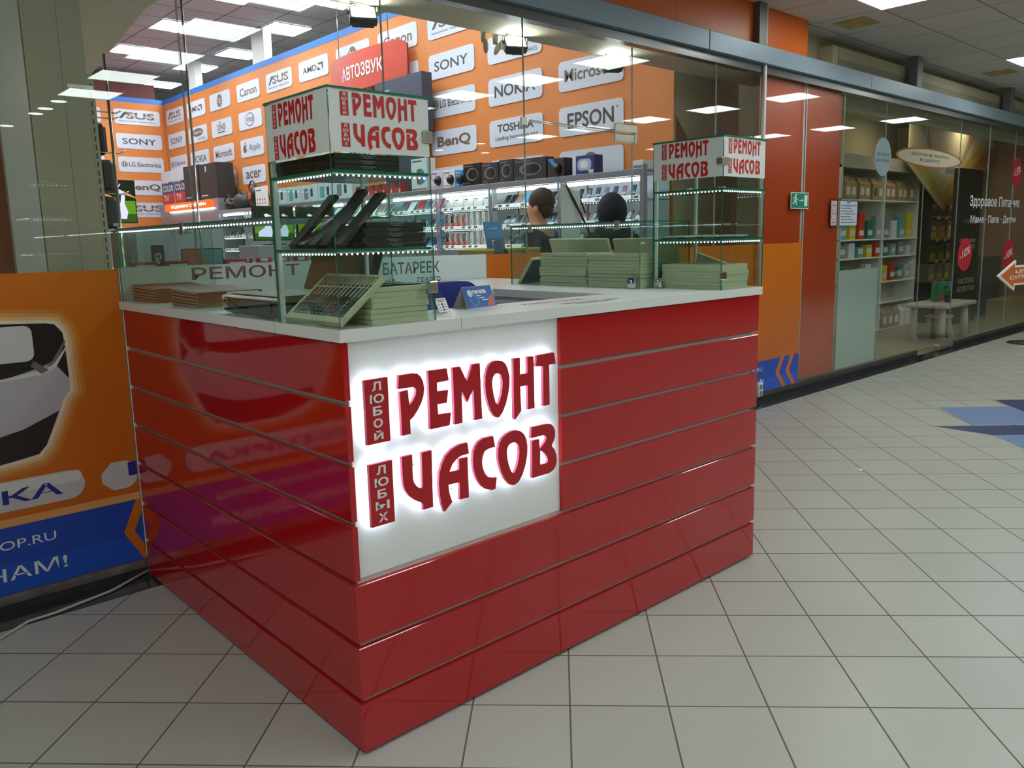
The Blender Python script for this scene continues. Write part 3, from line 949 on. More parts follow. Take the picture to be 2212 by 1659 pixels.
# ---------------------------------------------------------------- brand banners along the shop walls
XB = 4.62
P_ = sidex(XB - .012)
bn = thing('brand_banner', 'long orange banner of pale brand plaques down the shop wall', 'banner', (XB - .01, 8.2, 1.0))
MB().box((XB - .012, 2.385, .6), (XB - .002, 13.9, 4.0)).build('banner_sheet', m_banner, bn)
MB().box((XB - .016, 2.385, 3.99), (XB - .001, 13.9, 4.075)).build('blue_edge', m_blueb, bn)
ROWZ = [(3.600, 3.862), (3.177, 3.440), (2.765, 3.035), (2.357, 2.622), (1.96, 2.222)]
COLY = [3.31, 4.32, 5.325, 6.315, 7.295, 8.29, 9.295, 10.31, 11.37, 12.365, 13.355]


def logo(q, kind, P, u0, u1, v0, v1):
    """the wordmark or emblem printed on one plaque, box u0..u1, v0..v1; materials 1 = grey ink, 2 = brown ink"""
    w, h = u1 - u0, v1 - v0
    B = lambda a, b, c, d: (u0 + a * w, v0 + b * h, u0 + c * w, v0 + d * h)
    L = .0012
    if kind == 'ASUS':
        x = u0 + .1 * w
        q.prism([[(x, v0 + .38 * h), (x + .06 * w, v0 + .38 * h), (x + .2 * w, v0 + .82 * h), (x + .12 * w, v0 + .82 * h)]], P, -L, None, 1)
        q.text('SUS', P, B(.26, .38, .88, .82), 2, .03, L)
        q.prism([rect(u0 + .24 * w, v0 + .56 * h, u0 + .86 * w, v0 + .6 * h)], P, -L - .0004, None, 0)
        q.text('Inspiring Innovation · Persistent Perfection', P, B(.1, .16, .9, .27), 1, .01, L)
    elif kind == 'LG':
        c = (u0 + .13 * w, v0 + .5 * h)
        q.prism([ell(*c, .07 * w, .2 * h)], P, -L, None, 2)
        q.prism([ell(*c, .055 * w, .155 * h), ell(*c, .045 * w, .125 * h)[::-1]], P, -L - .0004, None, 0)
        q.prism([rect(c[0] - .012 * w, c[1] - .09 * h, c[0] + .004 * w, c[1] + .09 * h), ], P, -L - .0004, None, 0)
        q.text('LG Electronics', P, B(.23, .36, .93, .66), 1, .015, L)
    elif kind == 'HP':
        c = (u0 + .5 * w, v0 + .5 * h)
        q.prism([ell(*c, .13 * w, .38 * h)], P, -L, None, 2)
        q.text('hp', P, (c[0] - .085 * w, c[1] - .3 * h, c[0] + .085 * w, c[1] + .3 * h), 0, .0, L + .0004)
    elif kind == 'INTEL':
        c = (u0 + .5 * w, v0 + .52 * h)
        q.prism([ell(*c, .2 * w, .38 * h), ell(c[0] - .004 * w, c[1] + .005 * h, .175 * w, .335 * h)[::-1]], P, -L, None, 1)
        q.text('intel', P, (c[0] - .13 * w, c[1] - .14 * h, c[0] + .14 * w, c[1] + .2 * h), 1, .01, L)
    elif kind == 'APPLE':
        c = (u0 + .2 * w, v0 + .47 * h)
        q.prism([ell(c[0], c[1], .085 * w, .22 * h)], P, -L, None, 2)
        q.prism([ell(c[0] + .085 * w, c[1] + .04 * h, .035 * w, .1 * h, 12)], P, -L - .0004, None, 0)
        q.prism([ell(c[0] + .025 * w, c[1] + .3 * h, .02 * w, .08 * h, 10)], P, -L, None, 1)
        q.text('Apple', P, B(.38, .22, .88, .68), 1, 0, L)
    elif kind == 'SAMSUNG':
        c = (u0 + .5 * w, v0 + .62 * h)
        q.prism([ell(*c, .3 * w, .26 * h)], P, -L, None, 2)
        q.text('SAMSUNG', P, (c[0] - .22 * w, c[1] - .08 * h, c[0] + .22 * w, c[1] + .08 * h), 0, .01, L + .0004)
        q.text('ELECTRONICS', P, B(.48, .12, .92, .26), 1, .01, L)
    elif kind == 'DNS':
        q.text('DNS', P, B(.3, .34, .7, .72), 2, .03, L)
        q.prism([rect(u0 + .42 * w, v0 + .74 * h, u0 + .46 * w, v0 + .9 * h)], P, -L, None, 1)
        q.prism([rect(u0 + .3 * w, v0 + .2 * h, u0 + .66 * w, v0 + .27 * h)], P, -L, None, 1)
    elif kind == 'TOSHIBA':
        q.text('TOSHIBA', P, B(.16, .52, .84, .82), 1, .03, L)
        q.text('Leading Innovation >>>', P, B(.12, .18, .92, .38), 1, .01, L)
    elif kind == 'AMD':
        q.text('AMD', P, B(.14, .36, .62, .66), 1, .02, L)
        c = (u0 + .74 * w, v0 + .5 * h); s_ = .1 * w
        q.prism([[(c[0] - s_, c[1] + .18 * h), (c[0] + s_, c[1] + .18 * h), (c[0] + s_, c[1] - .18 * h), (c[0] + .5 * s_, c[1] - .08 * h), (c[0] + .5 * s_, c[1] + .08 * h), (c[0] - .4 * s_, c[1] + .08 * h)]], P, -L, None, 1)
        q.prism([[(c[0] - s_, c[1] - .18 * h), (c[0] + .3 * s_, c[1] - .18 * h), (c[0] - .3 * s_, c[1] - .08 * h), (c[0] - .5 * s_, c[1] - .08 * h), (c[0] - .5 * s_, c[1] + .02 * h), (c[0] - s_, c[1] - .06 * h)]], P, -L, None, 1)
    else:
        t, b, bold, mi = {'SONY': ('SONY', (.13, .3, .87, .7), .012, 1), 'CANON': ('Canon', (.14, .27, .88, .74), .02, 2), 'NOKIA': ('NOKIA', (.12, .28, .88, .72), .02, 1), 'BENQ': ('BenQ', (.14, .26, .88, .76), .03, 2),
                          'EPSON': ('EPSON', (.14, .24, .86, .78), .02, 1), 'MICROSOFT': ('Microsoft', (.1, .3, .92, .72), .02, 2), 'ACER': ('acer', (.16, .28, .84, .72), .02, 2)}[kind]
        q.text(t, P, B(*b), mi, bold, L)
        if kind == 'EPSON':
            q.prism([ell(u0 + .91 * w, v0 + .74 * h, .012 * w, .035 * h, 10)], P, -L, None, 1)


LOGOS = {(0, 2): 'MICROSOFT', (0, 3): 'EPSON', (0, 4): 'HP', (0, 1): 'ACER', (1, 0): 'HP', (1, 1): 'SAMSUNG', (1, 2): 'NOKIA', (1, 3): 'TOSHIBA', (1, 4): 'AMD', (2, 0): 'ASUS', (2, 1): 'SONY', (2, 2): 'LG', (2, 3): 'BENQ', (2, 4): 'EPSON', (3, 0): 'CANON', (3, 1): 'INTEL', (3, 2): 'APPLE', (3, 3): 'ACER', (3, 4): 'DNS',
         (4, 0): 'HP', (4, 1): 'DNS', (4, 2): 'MICROSOFT', (4, 3): 'EPSON', (5, 0): 'AMD', (5, 1): 'SAMSUNG', (5, 2): 'NOKIA', (5, 3): 'TOSHIBA', (6, 0): 'ASUS', (6, 1): 'SONY', (6, 2): 'LG', (6, 3): 'BENQ',
         (7, 0): 'CANON', (7, 1): 'INTEL', (7, 2): 'APPLE', (7, 3): 'ACER', (8, 0): 'HP', (8, 1): 'DNS', (8, 2): 'MICROSOFT', (8, 3): 'EPSON', (9, 0): 'AMD', (9, 1): 'SAMSUNG', (9, 2): 'NOKIA', (9, 3): 'TOSHIBA', (10, 0): 'ASUS', (10, 1): 'SONY', (10, 2): 'LG', (10, 3): 'BENQ'}
for (ci, ri), kd in LOGOS.items():
    u0, u1 = -(COLY[ci] + .395), -(COLY[ci] - .395)
    v0, v1 = ROWZ[ri]
    q = MB()
    q.prism([rrect(u0, v0, u1, v1, .045)], P_, -.010, 0, 0, 0, back=False)
    q.v = [v for v in q.v]
    pq = plane((XB - .022, 0, 0), (0, -1, 0), (0, 0, 1))
    logo(q, kd, pq, u0, u1, v0, v1)
    q.build('plaque', [m_plaque, m_textd, m_textb], bn)

bb = thing('brand_banner', 'short orange banner of brand plaques on the far end wall', 'banner', (2.0, 13.9, 1.0))
MB().box((-3.0, 13.905, .6), (XB - .02, 13.915, 4.0)).build('banner_sheet', m_banner, bb)
MB().box((-3.0, 13.90, 3.99), (XB - .02, 13.916, 4.075)).build('blue_edge', m_blueb, bb)
Pb = front(13.905)
for ci, xc in enumerate((4.132, 3.12, 2.1)):
    for ri, kd in enumerate((('ASUS', 'SONY', 'LG', 'BENQ', 'ASUS'), ('CANON', 'INTEL', 'APPLE', 'ACER', 'CANON'), ('HP', 'DNS', 'MICROSOFT', 'EPSON', 'HP'))[ci]):
        v0, v1 = ROWZ[ri]
        if ci == 2 and ri < 2:
            continue
        q = MB(); q.prism([rrect(xc - .395, v0, xc + .395, v1, .045)], Pb, -.010, 0, 0, 0, back=False)
        logo(q, kd, front(13.895), xc - .395, xc + .395, v0, v1)
        q.build('plaque', [m_plaque, m_textd, m_textb], bb)

# the rounded red department sign over the banner
sg = thing('department_sign', 'rounded red sign hung high over the orange banner', 'sign', (4.45, 6.85, 3.2))
arc = lambda u: 4.42 + .10 * ((u + 6.85) / .85) ** 2
PA = lambda a, b, d=0.0: Vector((arc(a) + d, -a, b))
q = MB()
n = 14
for k in range(n):
    a0, a1 = -7.70 + k * 1.69 / n, -7.70 + (k + 1) * 1.69 / n
    e = lambda a: .06 * max(0, 1 - min(a + 7.70, -6.01 - a) / .08) ** 2
    q.face([PA(a0, 3.24 + e(a0)), PA(a1, 3.24 + e(a1)), PA(a1, 3.69 - e(a1)), PA(a0, 3.69 - e(a0))], 0, True)
    q.face([PA(a0, 3.24 + e(a0), .02), PA(a0, 3.69 - e(a0), .02), PA(a1, 3.69 - e(a1), .02), PA(a1, 3.24 + e(a1), .02)], 0, True)
    q.face([PA(a0, 3.69 - e(a0)), PA(a1, 3.69 - e(a1)), PA(a1, 3.69 - e(a1), .02), PA(a0, 3.69 - e(a0), .02)], 0)
q.text('АВТОЗВУК', PA, (-7.31, 3.385, -6.40, 3.545), 1, .02, .004)
q.build('sign_face', [mat('sign_red', (204, 66, 42), .4), m_textw], sg)
q = MB()
for yy in (6.3, 7.4):
    q.tube([(4.47, yy, 3.66), (4.47, yy, 4.54)], .006)
q.build('hanger', m_satin, sg)

# ---------------------------------------------------------------- lit cabinets along the brand wall
XF, XR = 4.20, 4.60
POSTY = [2.40, 3.34, 4.287, 5.15, 6.08, 7.02, 7.96, 8.90, 9.85, 10.8]
SHZ = [1.722, 1.530, 1.335, 1.13, .92]
CABS = ['folding handsets', 'slanted smartphones', 'boxed phones', 'tablets in red sleeves', 'blue phones', 'small cameras', 'radios', 'chargers', 'watches']


def cabinet(i):
    y0, y1 = POSTY[i], POSTY[i + 1]
    t = thing('display_cabinet', 'grey lit wall cabinet of %s, under the brand banner' % CABS[i], 'display cabinet', (4.4, (y0 + y1) / 2, 0), 0, 'lit cabinets along the brand wall')
    q = MB(); q.box((XF, y0 - .012, 0), (XF + .03, y0 + .012, 1.955)); q.build('post', m_shelfgrey, t)
    if i == 0:
        pass
    q = MB(); q.bbox((XF, y0 + .013, 1.905), (XF + .03, y1 - .013, 1.957), .003); q.box((XF + .03, y0 + .013, 1.935), (XR, y1 - .013, 1.957)); q.build('top_panel', m_shelfgrey, t)
    q = MB(); q.box((XR - .01, y0 + .013, 0), (XR, y1 - .013, 1.93)); q.build('back_panel', m_whitem if i in (1, 2) else m_plaque, t)
    q = MB(); q.bbox((XF, y0 + .012, 0), (XR - .01, y1 - .012, .85), .003); q.build('plinth', m_shelfgrey, t)
    q = MB(); q.tube([(XF + .06, y0 + .06, 1.882), (XF + .06, y1 - .06, 1.882)], .016, n=10); q.build('tube_light', m_tube, t)
    for j, z in enumerate(SHZ[:4 if i < 6 else 3]):
        s = MB().box((XF + .05, y0 + .013, z - .006), (XR - .012, y1 - .013, z), 0, side=1, axis=2).build('glass_shelf', [m_glassc, m_edge], t)
        q = MB()
        T = Matrix.Translation((XF + .05, 0, z)) @ Matrix.Rotation(math.radians(25), 4, 'Y')
        q.box((-.003, y0 + .02, -.005), (.0, y1 - .02, .034), 0, T)
        for k in range(8):
            yy = y0 + .07 + k * (y1 - y0 - .14) / 7.5
            q.box((-.0045, yy, .004), (-.003, yy + .05, .026), 1 + (k % 4 == 1), T)
        q.build('price_strip', [m_white, m_dark, m_plaque], s)
        q = MB(); q.box((XF + .056, y0 + .02, z - .012), (XF + .064, y1 - .02, z - .0065), 0)
        for k in range(26):
            q.ball((XF + .058, y0 + .03 + k * (y1 - y0 - .06) / 26, z - .014), .0034, 1, 5, 3)
        q.build('led_strip', [m_whitem, m_led], s)
    return t


for i in range(9):
    cabinet(i)
q = MB(); q.box((XF, 2.375, 0), (XF + .05, 2.388, 1.99)); q.box((XF, 2.375, 0), (XR, 2.387, 1.4))
tag(q.build('cabinet_side', mat('side_glass_frame', (158, 158, 168), .35, metal=.4)), 'grey end upright of the nearest lit wall cabinet', 'cabinet end')

m_scr = [mat('phone_black', (26, 28, 34), .12), mat('phone_navy', (40, 56, 92), .12), mat('phone_grey', (92, 98, 108), .15), mat('phone_white', (206, 210, 214), .2), mat('phone_red', (176, 40, 48), .2), mat('phone_cyan', (70, 150, 205), .15), mat('phone_copper', (150, 104, 88), .2)]
PLACE = {0: 'topmost', 1: 'second', 2: 'third', 3: 'lowest'}
protos = {}


def slanted(kind, cm_, sm_):
    """a phone on its stand, leaning back; built once per look, at the origin, facing -x"""
    key = (kind, cm_.name, sm_.name)
    if key in protos:
        return protos[key], False
    t = thing('mobile_phone', 'x', 'phone', (0, 0, 0))
    T = Matrix.Rotation(math.radians(38), 4, 'Y')
    q = MB()
    if kind == 'smart':
        q.bbox((-.004, -.036, .0), (.004, .036, .146), .003, 0, T)
        q.build('case', cm_, t, True)
        q = MB(); q.box((-.0046, -.032, .012), (-.004, .032, .134), 0, T); q.build('screen', sm_, t, True)
    elif kind == 'flip':
        T2 = Matrix.Rotation(math.radians(62), 4, 'Y')
        q.bbox((-.006, -.026, 0), (.006, .026, .085), .004, 0, T2); q.build('keypad_half', cm_, t, True)
        T3 = Matrix.Translation(T2 @ Vector((0, 0, .085))) @ Matrix.Rotation(math.radians(22), 4, 'Y')
        q = MB(); q.bbox((-.005, -.026, 0), (.005, .026, .085), .004, 0, T3); q.build('lid_half', cm_, t, True)
        q = MB(); q.box((-.0056, -.02, .015), (-.005, .02, .07), 0, T3)
        for r in range(4):
            for c in range(3):
                q.box((-.0068, -.02 + c * .014, .012 + r * .016), (-.006, -.009 + c * .014, .022 + r * .016), 1, T2)
        q.build('screen_and_keys', [sm_, m_plaque], t, True)
    elif kind == 'bar':
        q.bbox((-.006, -.025, 0), (.006, .025, .122), .004, 0, T); q.build('case', cm_, t, True)
        q = MB(); q.box((-.0066, -.019, .066), (-.006, .019, .11), 0, T)
        for r in range(4):
            for c in range(3):
                q.box((-.0066, -.02 + c * .014, .008 + r * .014), (-.006, -.009 + c * .014, .017 + r * .014), 1, T)
        q.build('screen_and_keys', [sm_, m_plaque], t, True)
    elif kind == 'tab':
        q.bbox((-.005, -.062, 0), (.005, .062, .17), .003, 0, T); q.build('case', cm_, t, True)
        q = MB(); q.box((-.0056, -.054, .012), (-.005, .054, .158), 0, T); q.build('screen', sm_, t, True)
    protos[key] = t
    return t, True


def put(kind, cm_, sm_, loc, label, group, cat='phone'):
    p, new = slanted(kind, cm_, sm_)
    if new:
        p.matrix_basis = Matrix.Translation(loc); p['label'] = label; p['group'] = group; p['category'] = cat
        return p
    return dup(p, loc, label, None, group)


WORDC = {0: 'black', 1: 'navy', 2: 'grey', 3: 'white', 4: 'red', 5: 'light blue', 6: 'copper'}


def phone_row(i, j, n, kind, cases, screens, noun, margin=.07):
    y0, y1 = POSTY[i], POSTY[i + 1]
    for k in range(n):
        yy = y0 + margin + (k + .5) * (y1 - y0 - 2 * margin) / n
        c = cases[k % len(cases)]
        s_ = screens[k % len(screens)]
        put(kind, m_scr[c], m_scr[s_], (XF + .085, yy, SHZ[j] + .006),
            '%s %s, %s shelf of the %s cabinet, %s from near end' % (WORDC[c], noun, PLACE[j], CABS[i].replace(' in red sleeves', ''), ORD[k]), 'phones in the wall cabinets')


phone_row(0, 0, 8, 'flip', [0, 0, 4, 0, 2, 0, 0, 0], [2, 1], 'folding phone')
phone_row(0, 1, 8, 'bar', [3, 0, 0, 3, 0, 2, 4, 0], [2, 3], 'keypad phone')
phone_row(0, 2, 7, 'flip', [2, 2, 3, 2, 1, 2, 2], [3, 2], 'folding phone')
phone_row(1, 0, 9, 'smart', [0, 0, 0, 0, 0, 5, 6, 0, 0], [1, 0, 1, 2, 1, 5, 6, 0, 0], 'smartphone')
phone_row(1, 1, 9, 'smart', [3, 0, 5, 3, 3, 0, 3, 3, 3], [2, 1, 2, 2, 1, 2, 2, 1, 0], 'smartphone')
phone_row(1, 2, 8, 'smart', [3, 3, 2, 3, 3, 2, 3, 3], [1, 2], 'smartphone')
phone_row(3, 1, 9, 'smart', [5, 1, 2, 5, 1, 2, 1, 5, 1], [5, 1, 2, 5, 1, 3, 1, 5, 2], 'smartphone')
phone_row(3, 2, 9, 'smart', [1, 5, 1, 2, 5, 1, 5, 1, 1], [5, 1, 5, 1, 2, 5, 1, 2, 5], 'smartphone')
phone_row(3, 0, 5, 'tab', [4, 3, 4, 2, 4], [6, 2, 4, 3, 2], 'tablet')
phone_row(4, 0, 5, 'tab', [3, 3, 2, 3, 2], [2, 6, 3, 2, 3], 'tablet')
phone_row(4, 1, 8, 'smart', [5, 1, 1, 5, 2, 5, 1, 5], [1, 5, 2, 5, 1, 2], 'smartphone')
phone_row(4, 2, 8, 'smart', [1, 2, 5, 1, 5, 1, 2, 1], [5, 2, 1], 'smartphone')
phone_row(5, 0, 6, 'tab', [5, 2, 1, 5, 2, 0], [2, 5, 3, 2], 'tablet')
phone_row(5, 1, 8, 'smart', [2, 3, 2, 5, 2, 3, 2, 1], [5, 3, 2], 'smartphone')
phone_row(5, 2, 8, 'smart', [2, 5, 2, 3, 2, 5, 2, 1], [5, 3, 2], 'smartphone')
for i in (6, 7, 8):
    phone_row(i, 0, 7, 'bar', [0, 2, 1, 2, 0, 3, 0], [2, 3, 1], 'small gadget')
    phone_row(i, 1, 7, 'bar', [2, 0, 3, 0, 2, 0, 1], [2, 3, 1], 'small gadget')


def carton(name, a, b, mats, label, cat, group=None, art=None, face='x'):
    """a shop box standing with its printed face towards -x (or -y): body plus printed front"""
    t = thing(name, label, cat, ((a[0] + b[0]) / 2, (a[1] + b[1]) / 2, min(a[2], b[2])), 0, group)
    MB().bbox(a, b, .003).build('carton', mats[0], t)
    if art:
        q = MB()
        if face == 'x':
            P = sidex(min(a[0], b[0]) - .0012); u0, u1 = -max(a[1], b[1]), -min(a[1], b[1])
        else:
            P = front(min(a[1], b[1]) - .0012); u0, u1 = min(a[0], b[0]), max(a[0], b[0])
        v0, v1 = min(a[2], b[2]), max(a[2], b[2])
        art(q, P, u0, u1, v0, v1)
        q.build('print', mats[1:], t)
    return t


def art_band(q, P, u0, u1, v0, v1):
    w, h = u1 - u0, v1 - v0
    q.prism([rect(u0 + .02 * w, v0 + .02 * h, u1 - .02 * w, v0 + .2 * h)], P, 0, None, 0)
    q.prism([rect(u0 + .12 * w, v0 + .72 * h, u0 + .5 * w, v0 + .8 * h)], P, 0, None, 1)
    q.prism([rect(u0 + .12 * w, v0 + .6 * h, u0 + .3 * w, v0 + .63 * h)], P, 0, None, 1)
    q.prism([rect(u0 + .7 * w, v0 + .04 * h, u0 + .92 * w, v0 + .18 * h)], P, -.0004, None, 2)


def art_phonebox(q, P, u0, u1, v0, v1):
    w, h = u1 - u0, v1 - v0
    q.prism([rrect(u0 + .14 * w, v0 + .3 * h, u1 - .14 * w, v1 - .05 * h, .008)], P, 0, None, 0)
    q.prism([[(u0 + .2 * w, v0 + .9 * h), (u0 + .45 * w, v0 + .92 * h), (u0 + .85 * w, v0 + .5 * h), (u0 + .85 * w, v0 + .42 * h), (u0 + .5 * w, v0 + .82 * h)]], P, -.0003, None, 3)
    q.prism([rect(u0 + .05 * w, v0 + .02 * h, u1 - .05 * w, v0 + .27 * h)], P, -.0004, None, 1)
    q.prism([rect(u0 + .3 * w, v0 + .27 * h, u1 - .02 * w, v0 + .42 * h)], P, -.0006, None, 2)


m_oprint = mat('print_orange_tag', (226, 106, 50), .5)
for k in range(5):       # magenta-footed white boxes
    yy = 4.35 + k * .158
    carton('phone_box', (XF + .10, yy, SHZ[0] + .002), (XF + .16, yy + .142, 1.862), [m_whitem, m_magenta, m_textd, m_whitem], 'tall white box with a magenta foot, %s of five in the boxed phones cabinet' % ORD[k], 'box', 'white and magenta boxes', art_band)
for j, z in ((1, SHZ[1]), (2, SHZ[2])):
    for k in range(8):
        yy = 5.05 - k * .095
        if k < 4:
            carton('phone_box', (XF + .09, yy, z + .002), (XF + .14, yy + .08, z + .165), [m_whitem, m_scr[(6, 2, 0, 6)[(k + j) % 4]], m_brick, m_oprint, m_plaque], 'red footed phone box, %s from far end of the %s boxed phones shelf' % (ORD[k], PLACE[j]), 'box', 'boxed phones', art_phonebox)
        else:
            carton('phone_box', (XF + .10, yy, z + .002), (XF + .2, yy + .05, z + .168), [m_whitem, m_textd, m_brick], 'plain white phone box standing edge on, %s on the %s shelf of boxed phones' % (ORD[k], PLACE[j]), 'box', 'boxed phones',
                   lambda q, P, u0, u1, v0, v1: q.prism([rect(u0 + .4 * (u1 - u0), v0 + .3 * (v1 - v0), u0 + .55 * (u1 - u0), v0 + .6 * (v1 - v0))], P, 0, None, 0))


# cartons standing along the cabinet tops
def art_ball(ballm):
    def f(q, P, u0, u1, v0, v1):
        w, h = u1 - u0, v1 - v0
        q.prism([rect(u0 + .08 * w, v1 - .16 * h, u0 + .6 * w, v1 - .11 * h)], P, 0, None, 1)
        q.prism([ell(u0 + .35 * w, v0 + .68 * h, .2 * w, .2 * h, 20), ell(u0 + .35 * w, v0 + .68 * h, .16 * w, .16 * h, 20)[::-1]], P, 0, None, 1)
        q.ball(P(u0 + .7 * w, v0 + .45 * h, .0), .05, 0, 14, 10)
        q.prism([rect(u0 + .1 * w, v0 + .1 * h, u0 + .5 * w, v0 + .14 * h)], P, 0, None, 1)
    return f


def art_headset(q, P, u0, u1, v0, v1):
    w, h = u1 - u0, v1 - v0
    q.prism([rect(u0 + .06 * w, v1 - .14 * h, u0 + .55 * w, v1 - .09 * h)], P, 0, None, 1)
    q.prism([ell(u0 + .52 * w, v0 + .5 * h, .34 * w, .3 * h, 24), ell(u0 + .55 * w, v0 + .5 * h, .27 * w, .23 * h, 24)[::-1]], P, 0, None, 1)
    q.prism([ell(u0 + .66 * w, v0 + .5 * h, .15 * w, .22 * h, 20)], P, -.0004, None, 0)
    for k in range(4):
        q.prism([rect(u0 + (.06 + .08 * k) * w, v0 + .08 * h, u0 + (.11 + .08 * k) * w, v0 + .14 * h)], P, 0, None, 1)


def art_vr(q, P, u0, u1, v0, v1):
    w, h = u1 - u0, v1 - v0
    q.prism([rrect(u0 + .1 * w, v0 + .2 * h, u0 + .84 * w, v0 + .82 * h, .04)], P, 0, None, 1)
    q.prism([rrect(u0 + .24 * w, v0 + .32 * h, u0 + .66 * w, v0 + .72 * h, .03)], P, -.0004, None, 2)
    q.prism([rect(u0 + .7 * w, v0 + .05 * h, u0 + .95 * w, v0 + .22 * h)], P, -.0006, None, 2)


m_lav = mat('lavender_white', (210, 200, 216), .5); m_char = mat('charcoal_print', (50, 46, 48), .45); m_inkgrey = mat('ink_grey', (120, 112, 112), .5)
m_vrblue = mat('vr_blue', (44, 60, 120), .45); m_vrlight = mat('vr_light', (170, 184, 220), .45)
TOPZ = 1.958
tops = [(5.06, 5.30, .185, 'l', 'pale carton with a black ball knob on its printed face, farthest of the headset row'), (4.86, 5.05, .178, 'w', 'white carton with a dark ball and sprig print, on the cabinet top'), (4.72, 4.85, .165, 'b', 'bright blue carton with a dark ball, between white and black cartons'),
        (4.44, 4.715, .215, 'k', 'black carton with a round pale badge on the cabinet top'), (4.175, 4.43, .20, 'h', 'charcoal carton showing a big round earcup on the cabinet top'), (3.965, 4.165, .21, 'h', 'charcoal carton with a faint headset ring, beside the earcup carton'),
        (3.52, 3.955, .195, 'h', 'widest charcoal headset carton on the cabinet top'), (3.29, 3.50, .165, 'm', 'dark carton with a blue stripe and a black microphone'), (3.12, 3.27, .145, 'v', 'blue goggles carton half behind a larger one, on the cabinet top'), (2.93, 3.15, .16, 'v', 'larger blue goggles carton nearest the glass front')]
for (ya, yb, h, kd, lab) in tops:
    x0 = XF + (.06 if kd == 'v' and yb > 3.2 else .03)
    if kd == 'v' and yb > 3.2:
        x0 = XF + .17
    mt = {'l': [m_lav, m_black, m_inkgrey], 'w': [m_whitem, m_black, m_inkgrey], 'b': [m_skyblue, m_black, m_plaque], 'k': [m_black, m_black, m_inkgrey, m_plaque], 'h': [m_char, m_black, m_inkgrey], 'm': [m_char, m_black, m_skyblue], 'v': [m_vrblue, m_vrblue, m_vrlight, m_whitem]}[kd]
    if kd == 'm':
        def art(q, P, u0, u1, v0, v1):
            w, hh = u1 - u0, v1 - v0
            q.prism([[(u0, v1), (u0 + .3 * w, v1), (u0 + .75 * w, v0 + .3 * hh), (u0 + .6 * w, v0 + .3 * hh)]], P, 0, None, 1)
            q.ball(P(u0 + .66 * w, v0 + .42 * hh, -.01), (.03, .036, .05), 0, 12, 8)
    else:
        art = {'l': art_ball(0), 'w': art_ball(0), 'b': art_ball(0), 'k': art_headset, 'h': art_headset, 'v': art_vr}[kd]
    carton('headset_carton', (x0, ya, TOPZ), (x0 + .11, yb, TOPZ + h), mt, lab, 'carton', 'cartons on the cabinet tops', art)
carton('white_carton', (XF + .05, 2.42, 1.958), (XF + .2, 2.53, 2.03), [m_whitem, m_grey], 'small white carton on the near end of the cabinets', 'carton', None, lambda q, P, u0, u1, v0, v1: q.prism([rect(u0 + .01, v0 + .01, u1 - .01, v0 + .03)], P, 0, None, 0))


def art_speaker(q, P, u0, u1, v0, v1):
    w, h = u1 - u0, v1 - v0
    q.prism([rect(u0 + .1 * w, v0 + .9 * h, u0 + .7 * w, v0 + .94 * h)], P, 0, None, 1)
    q.prism([rrect(u0 + .35 * w, v0 + .2 * h, u0 + .75 * w, v0 + .68 * h, .03)], P, 0, None, 0)
    q.prism([[(u0 + .55 * w, v0 + .2 * h), (u0 + .85 * w, v0 + .26 * h), (u0 + .82 * w, v0 + .62 * h), (u0 + .62 * w, v0 + .66 * h)]], P, -.0003, None, 2)
    q.prism([rect(u0 + .05 * w, v0 + .04 * h, u1 - .05 * w, v0 + .08 * h)], P, 0, None, 3)


carton('speaker_carton', (4.28, 5.40, TOPZ), (4.40, 5.69, 2.305), [m_whitem, m_scr[6], m_textd, m_skyblue, m_brick], 'tall white carton with a speaker picture, seen past the near case', 'carton', None, art_speaker)


def art_tv(q, P, u0, u1, v0, v1):
    w, h = u1 - u0, v1 - v0
    q.text('SAMSUNG', P, (u0 + .06 * w, v0 + .76 * h, u0 + .32 * w, v0 + .83 * h), 0, .02, 0)
    q.prism([[(u0 + .45 * w, v0 + .05 * h), (u0 + .68 * w, v0 + .0 * h), (u0 + .66 * w, v0 + .4 * h), (u0 + .47 * w, v0 + .36 * h)]], P, -.0004, None, 1)


t = carton('monitor_carton', (4.36, 5.54, 2.62), (4.50, 6.46, 3.232), [mat('carton_slate', (62, 64, 84), .5), m_textw, m_teal], 'dark slate monitor carton propped high against the banner', 'carton', None, art_tv)
q = MB(); q.box((4.42, 5.72, 1.958), (4.50, 6.4, 2.619)); q.build('lower_half', bpy.data.materials['carton_slate'], t)
# red phone pouches and printer cartons on the farther tops
for k in range(6):
    yy = 5.85 + k * .16
    if k < 6:
        carton('red_carton', (4.24, yy, TOPZ), (4.34, yy + .15, 2.075), [m_brick, m_dark, m_whitem], 'red carton with a dark window, %s in the red row behind the near case' % ORD[k], 'carton', 'red cartons', lambda q, P, u0, u1, v0, v1: (q.prism([[(u0 + .02, v1), (u1 - .03, v1), (u1 - .05, v0 + .06), (u0 + .06, v0 + .06)]], P, 0, None, 0), q.prism([rect(u1 - .035, v0 + .01, u1 - .008, v0 + .045)], P, -.0004, None, 1)))
for k in range(5):
    yy = 6.85 + k * .42
    carton('printer_carton', (4.22, yy, TOPZ), (4.45, yy + .40, 2.17), [m_plaque, m_teal if k % 2 else m_grey, m_dark], 'pale printer carton, %s of those on the farther cabinet tops' % ORD[k], 'carton', 'printer cartons', lambda q, P, u0, u1, v0, v1: (q.prism([rect(u0 + .05, v0 + .03, u0 + .16, v1 - .04)], P, 0, None, 0), q.prism([rect(u0 + .22, v0 + .06, u0 + .28, v1 - .05)], P, 0, None, 1)))
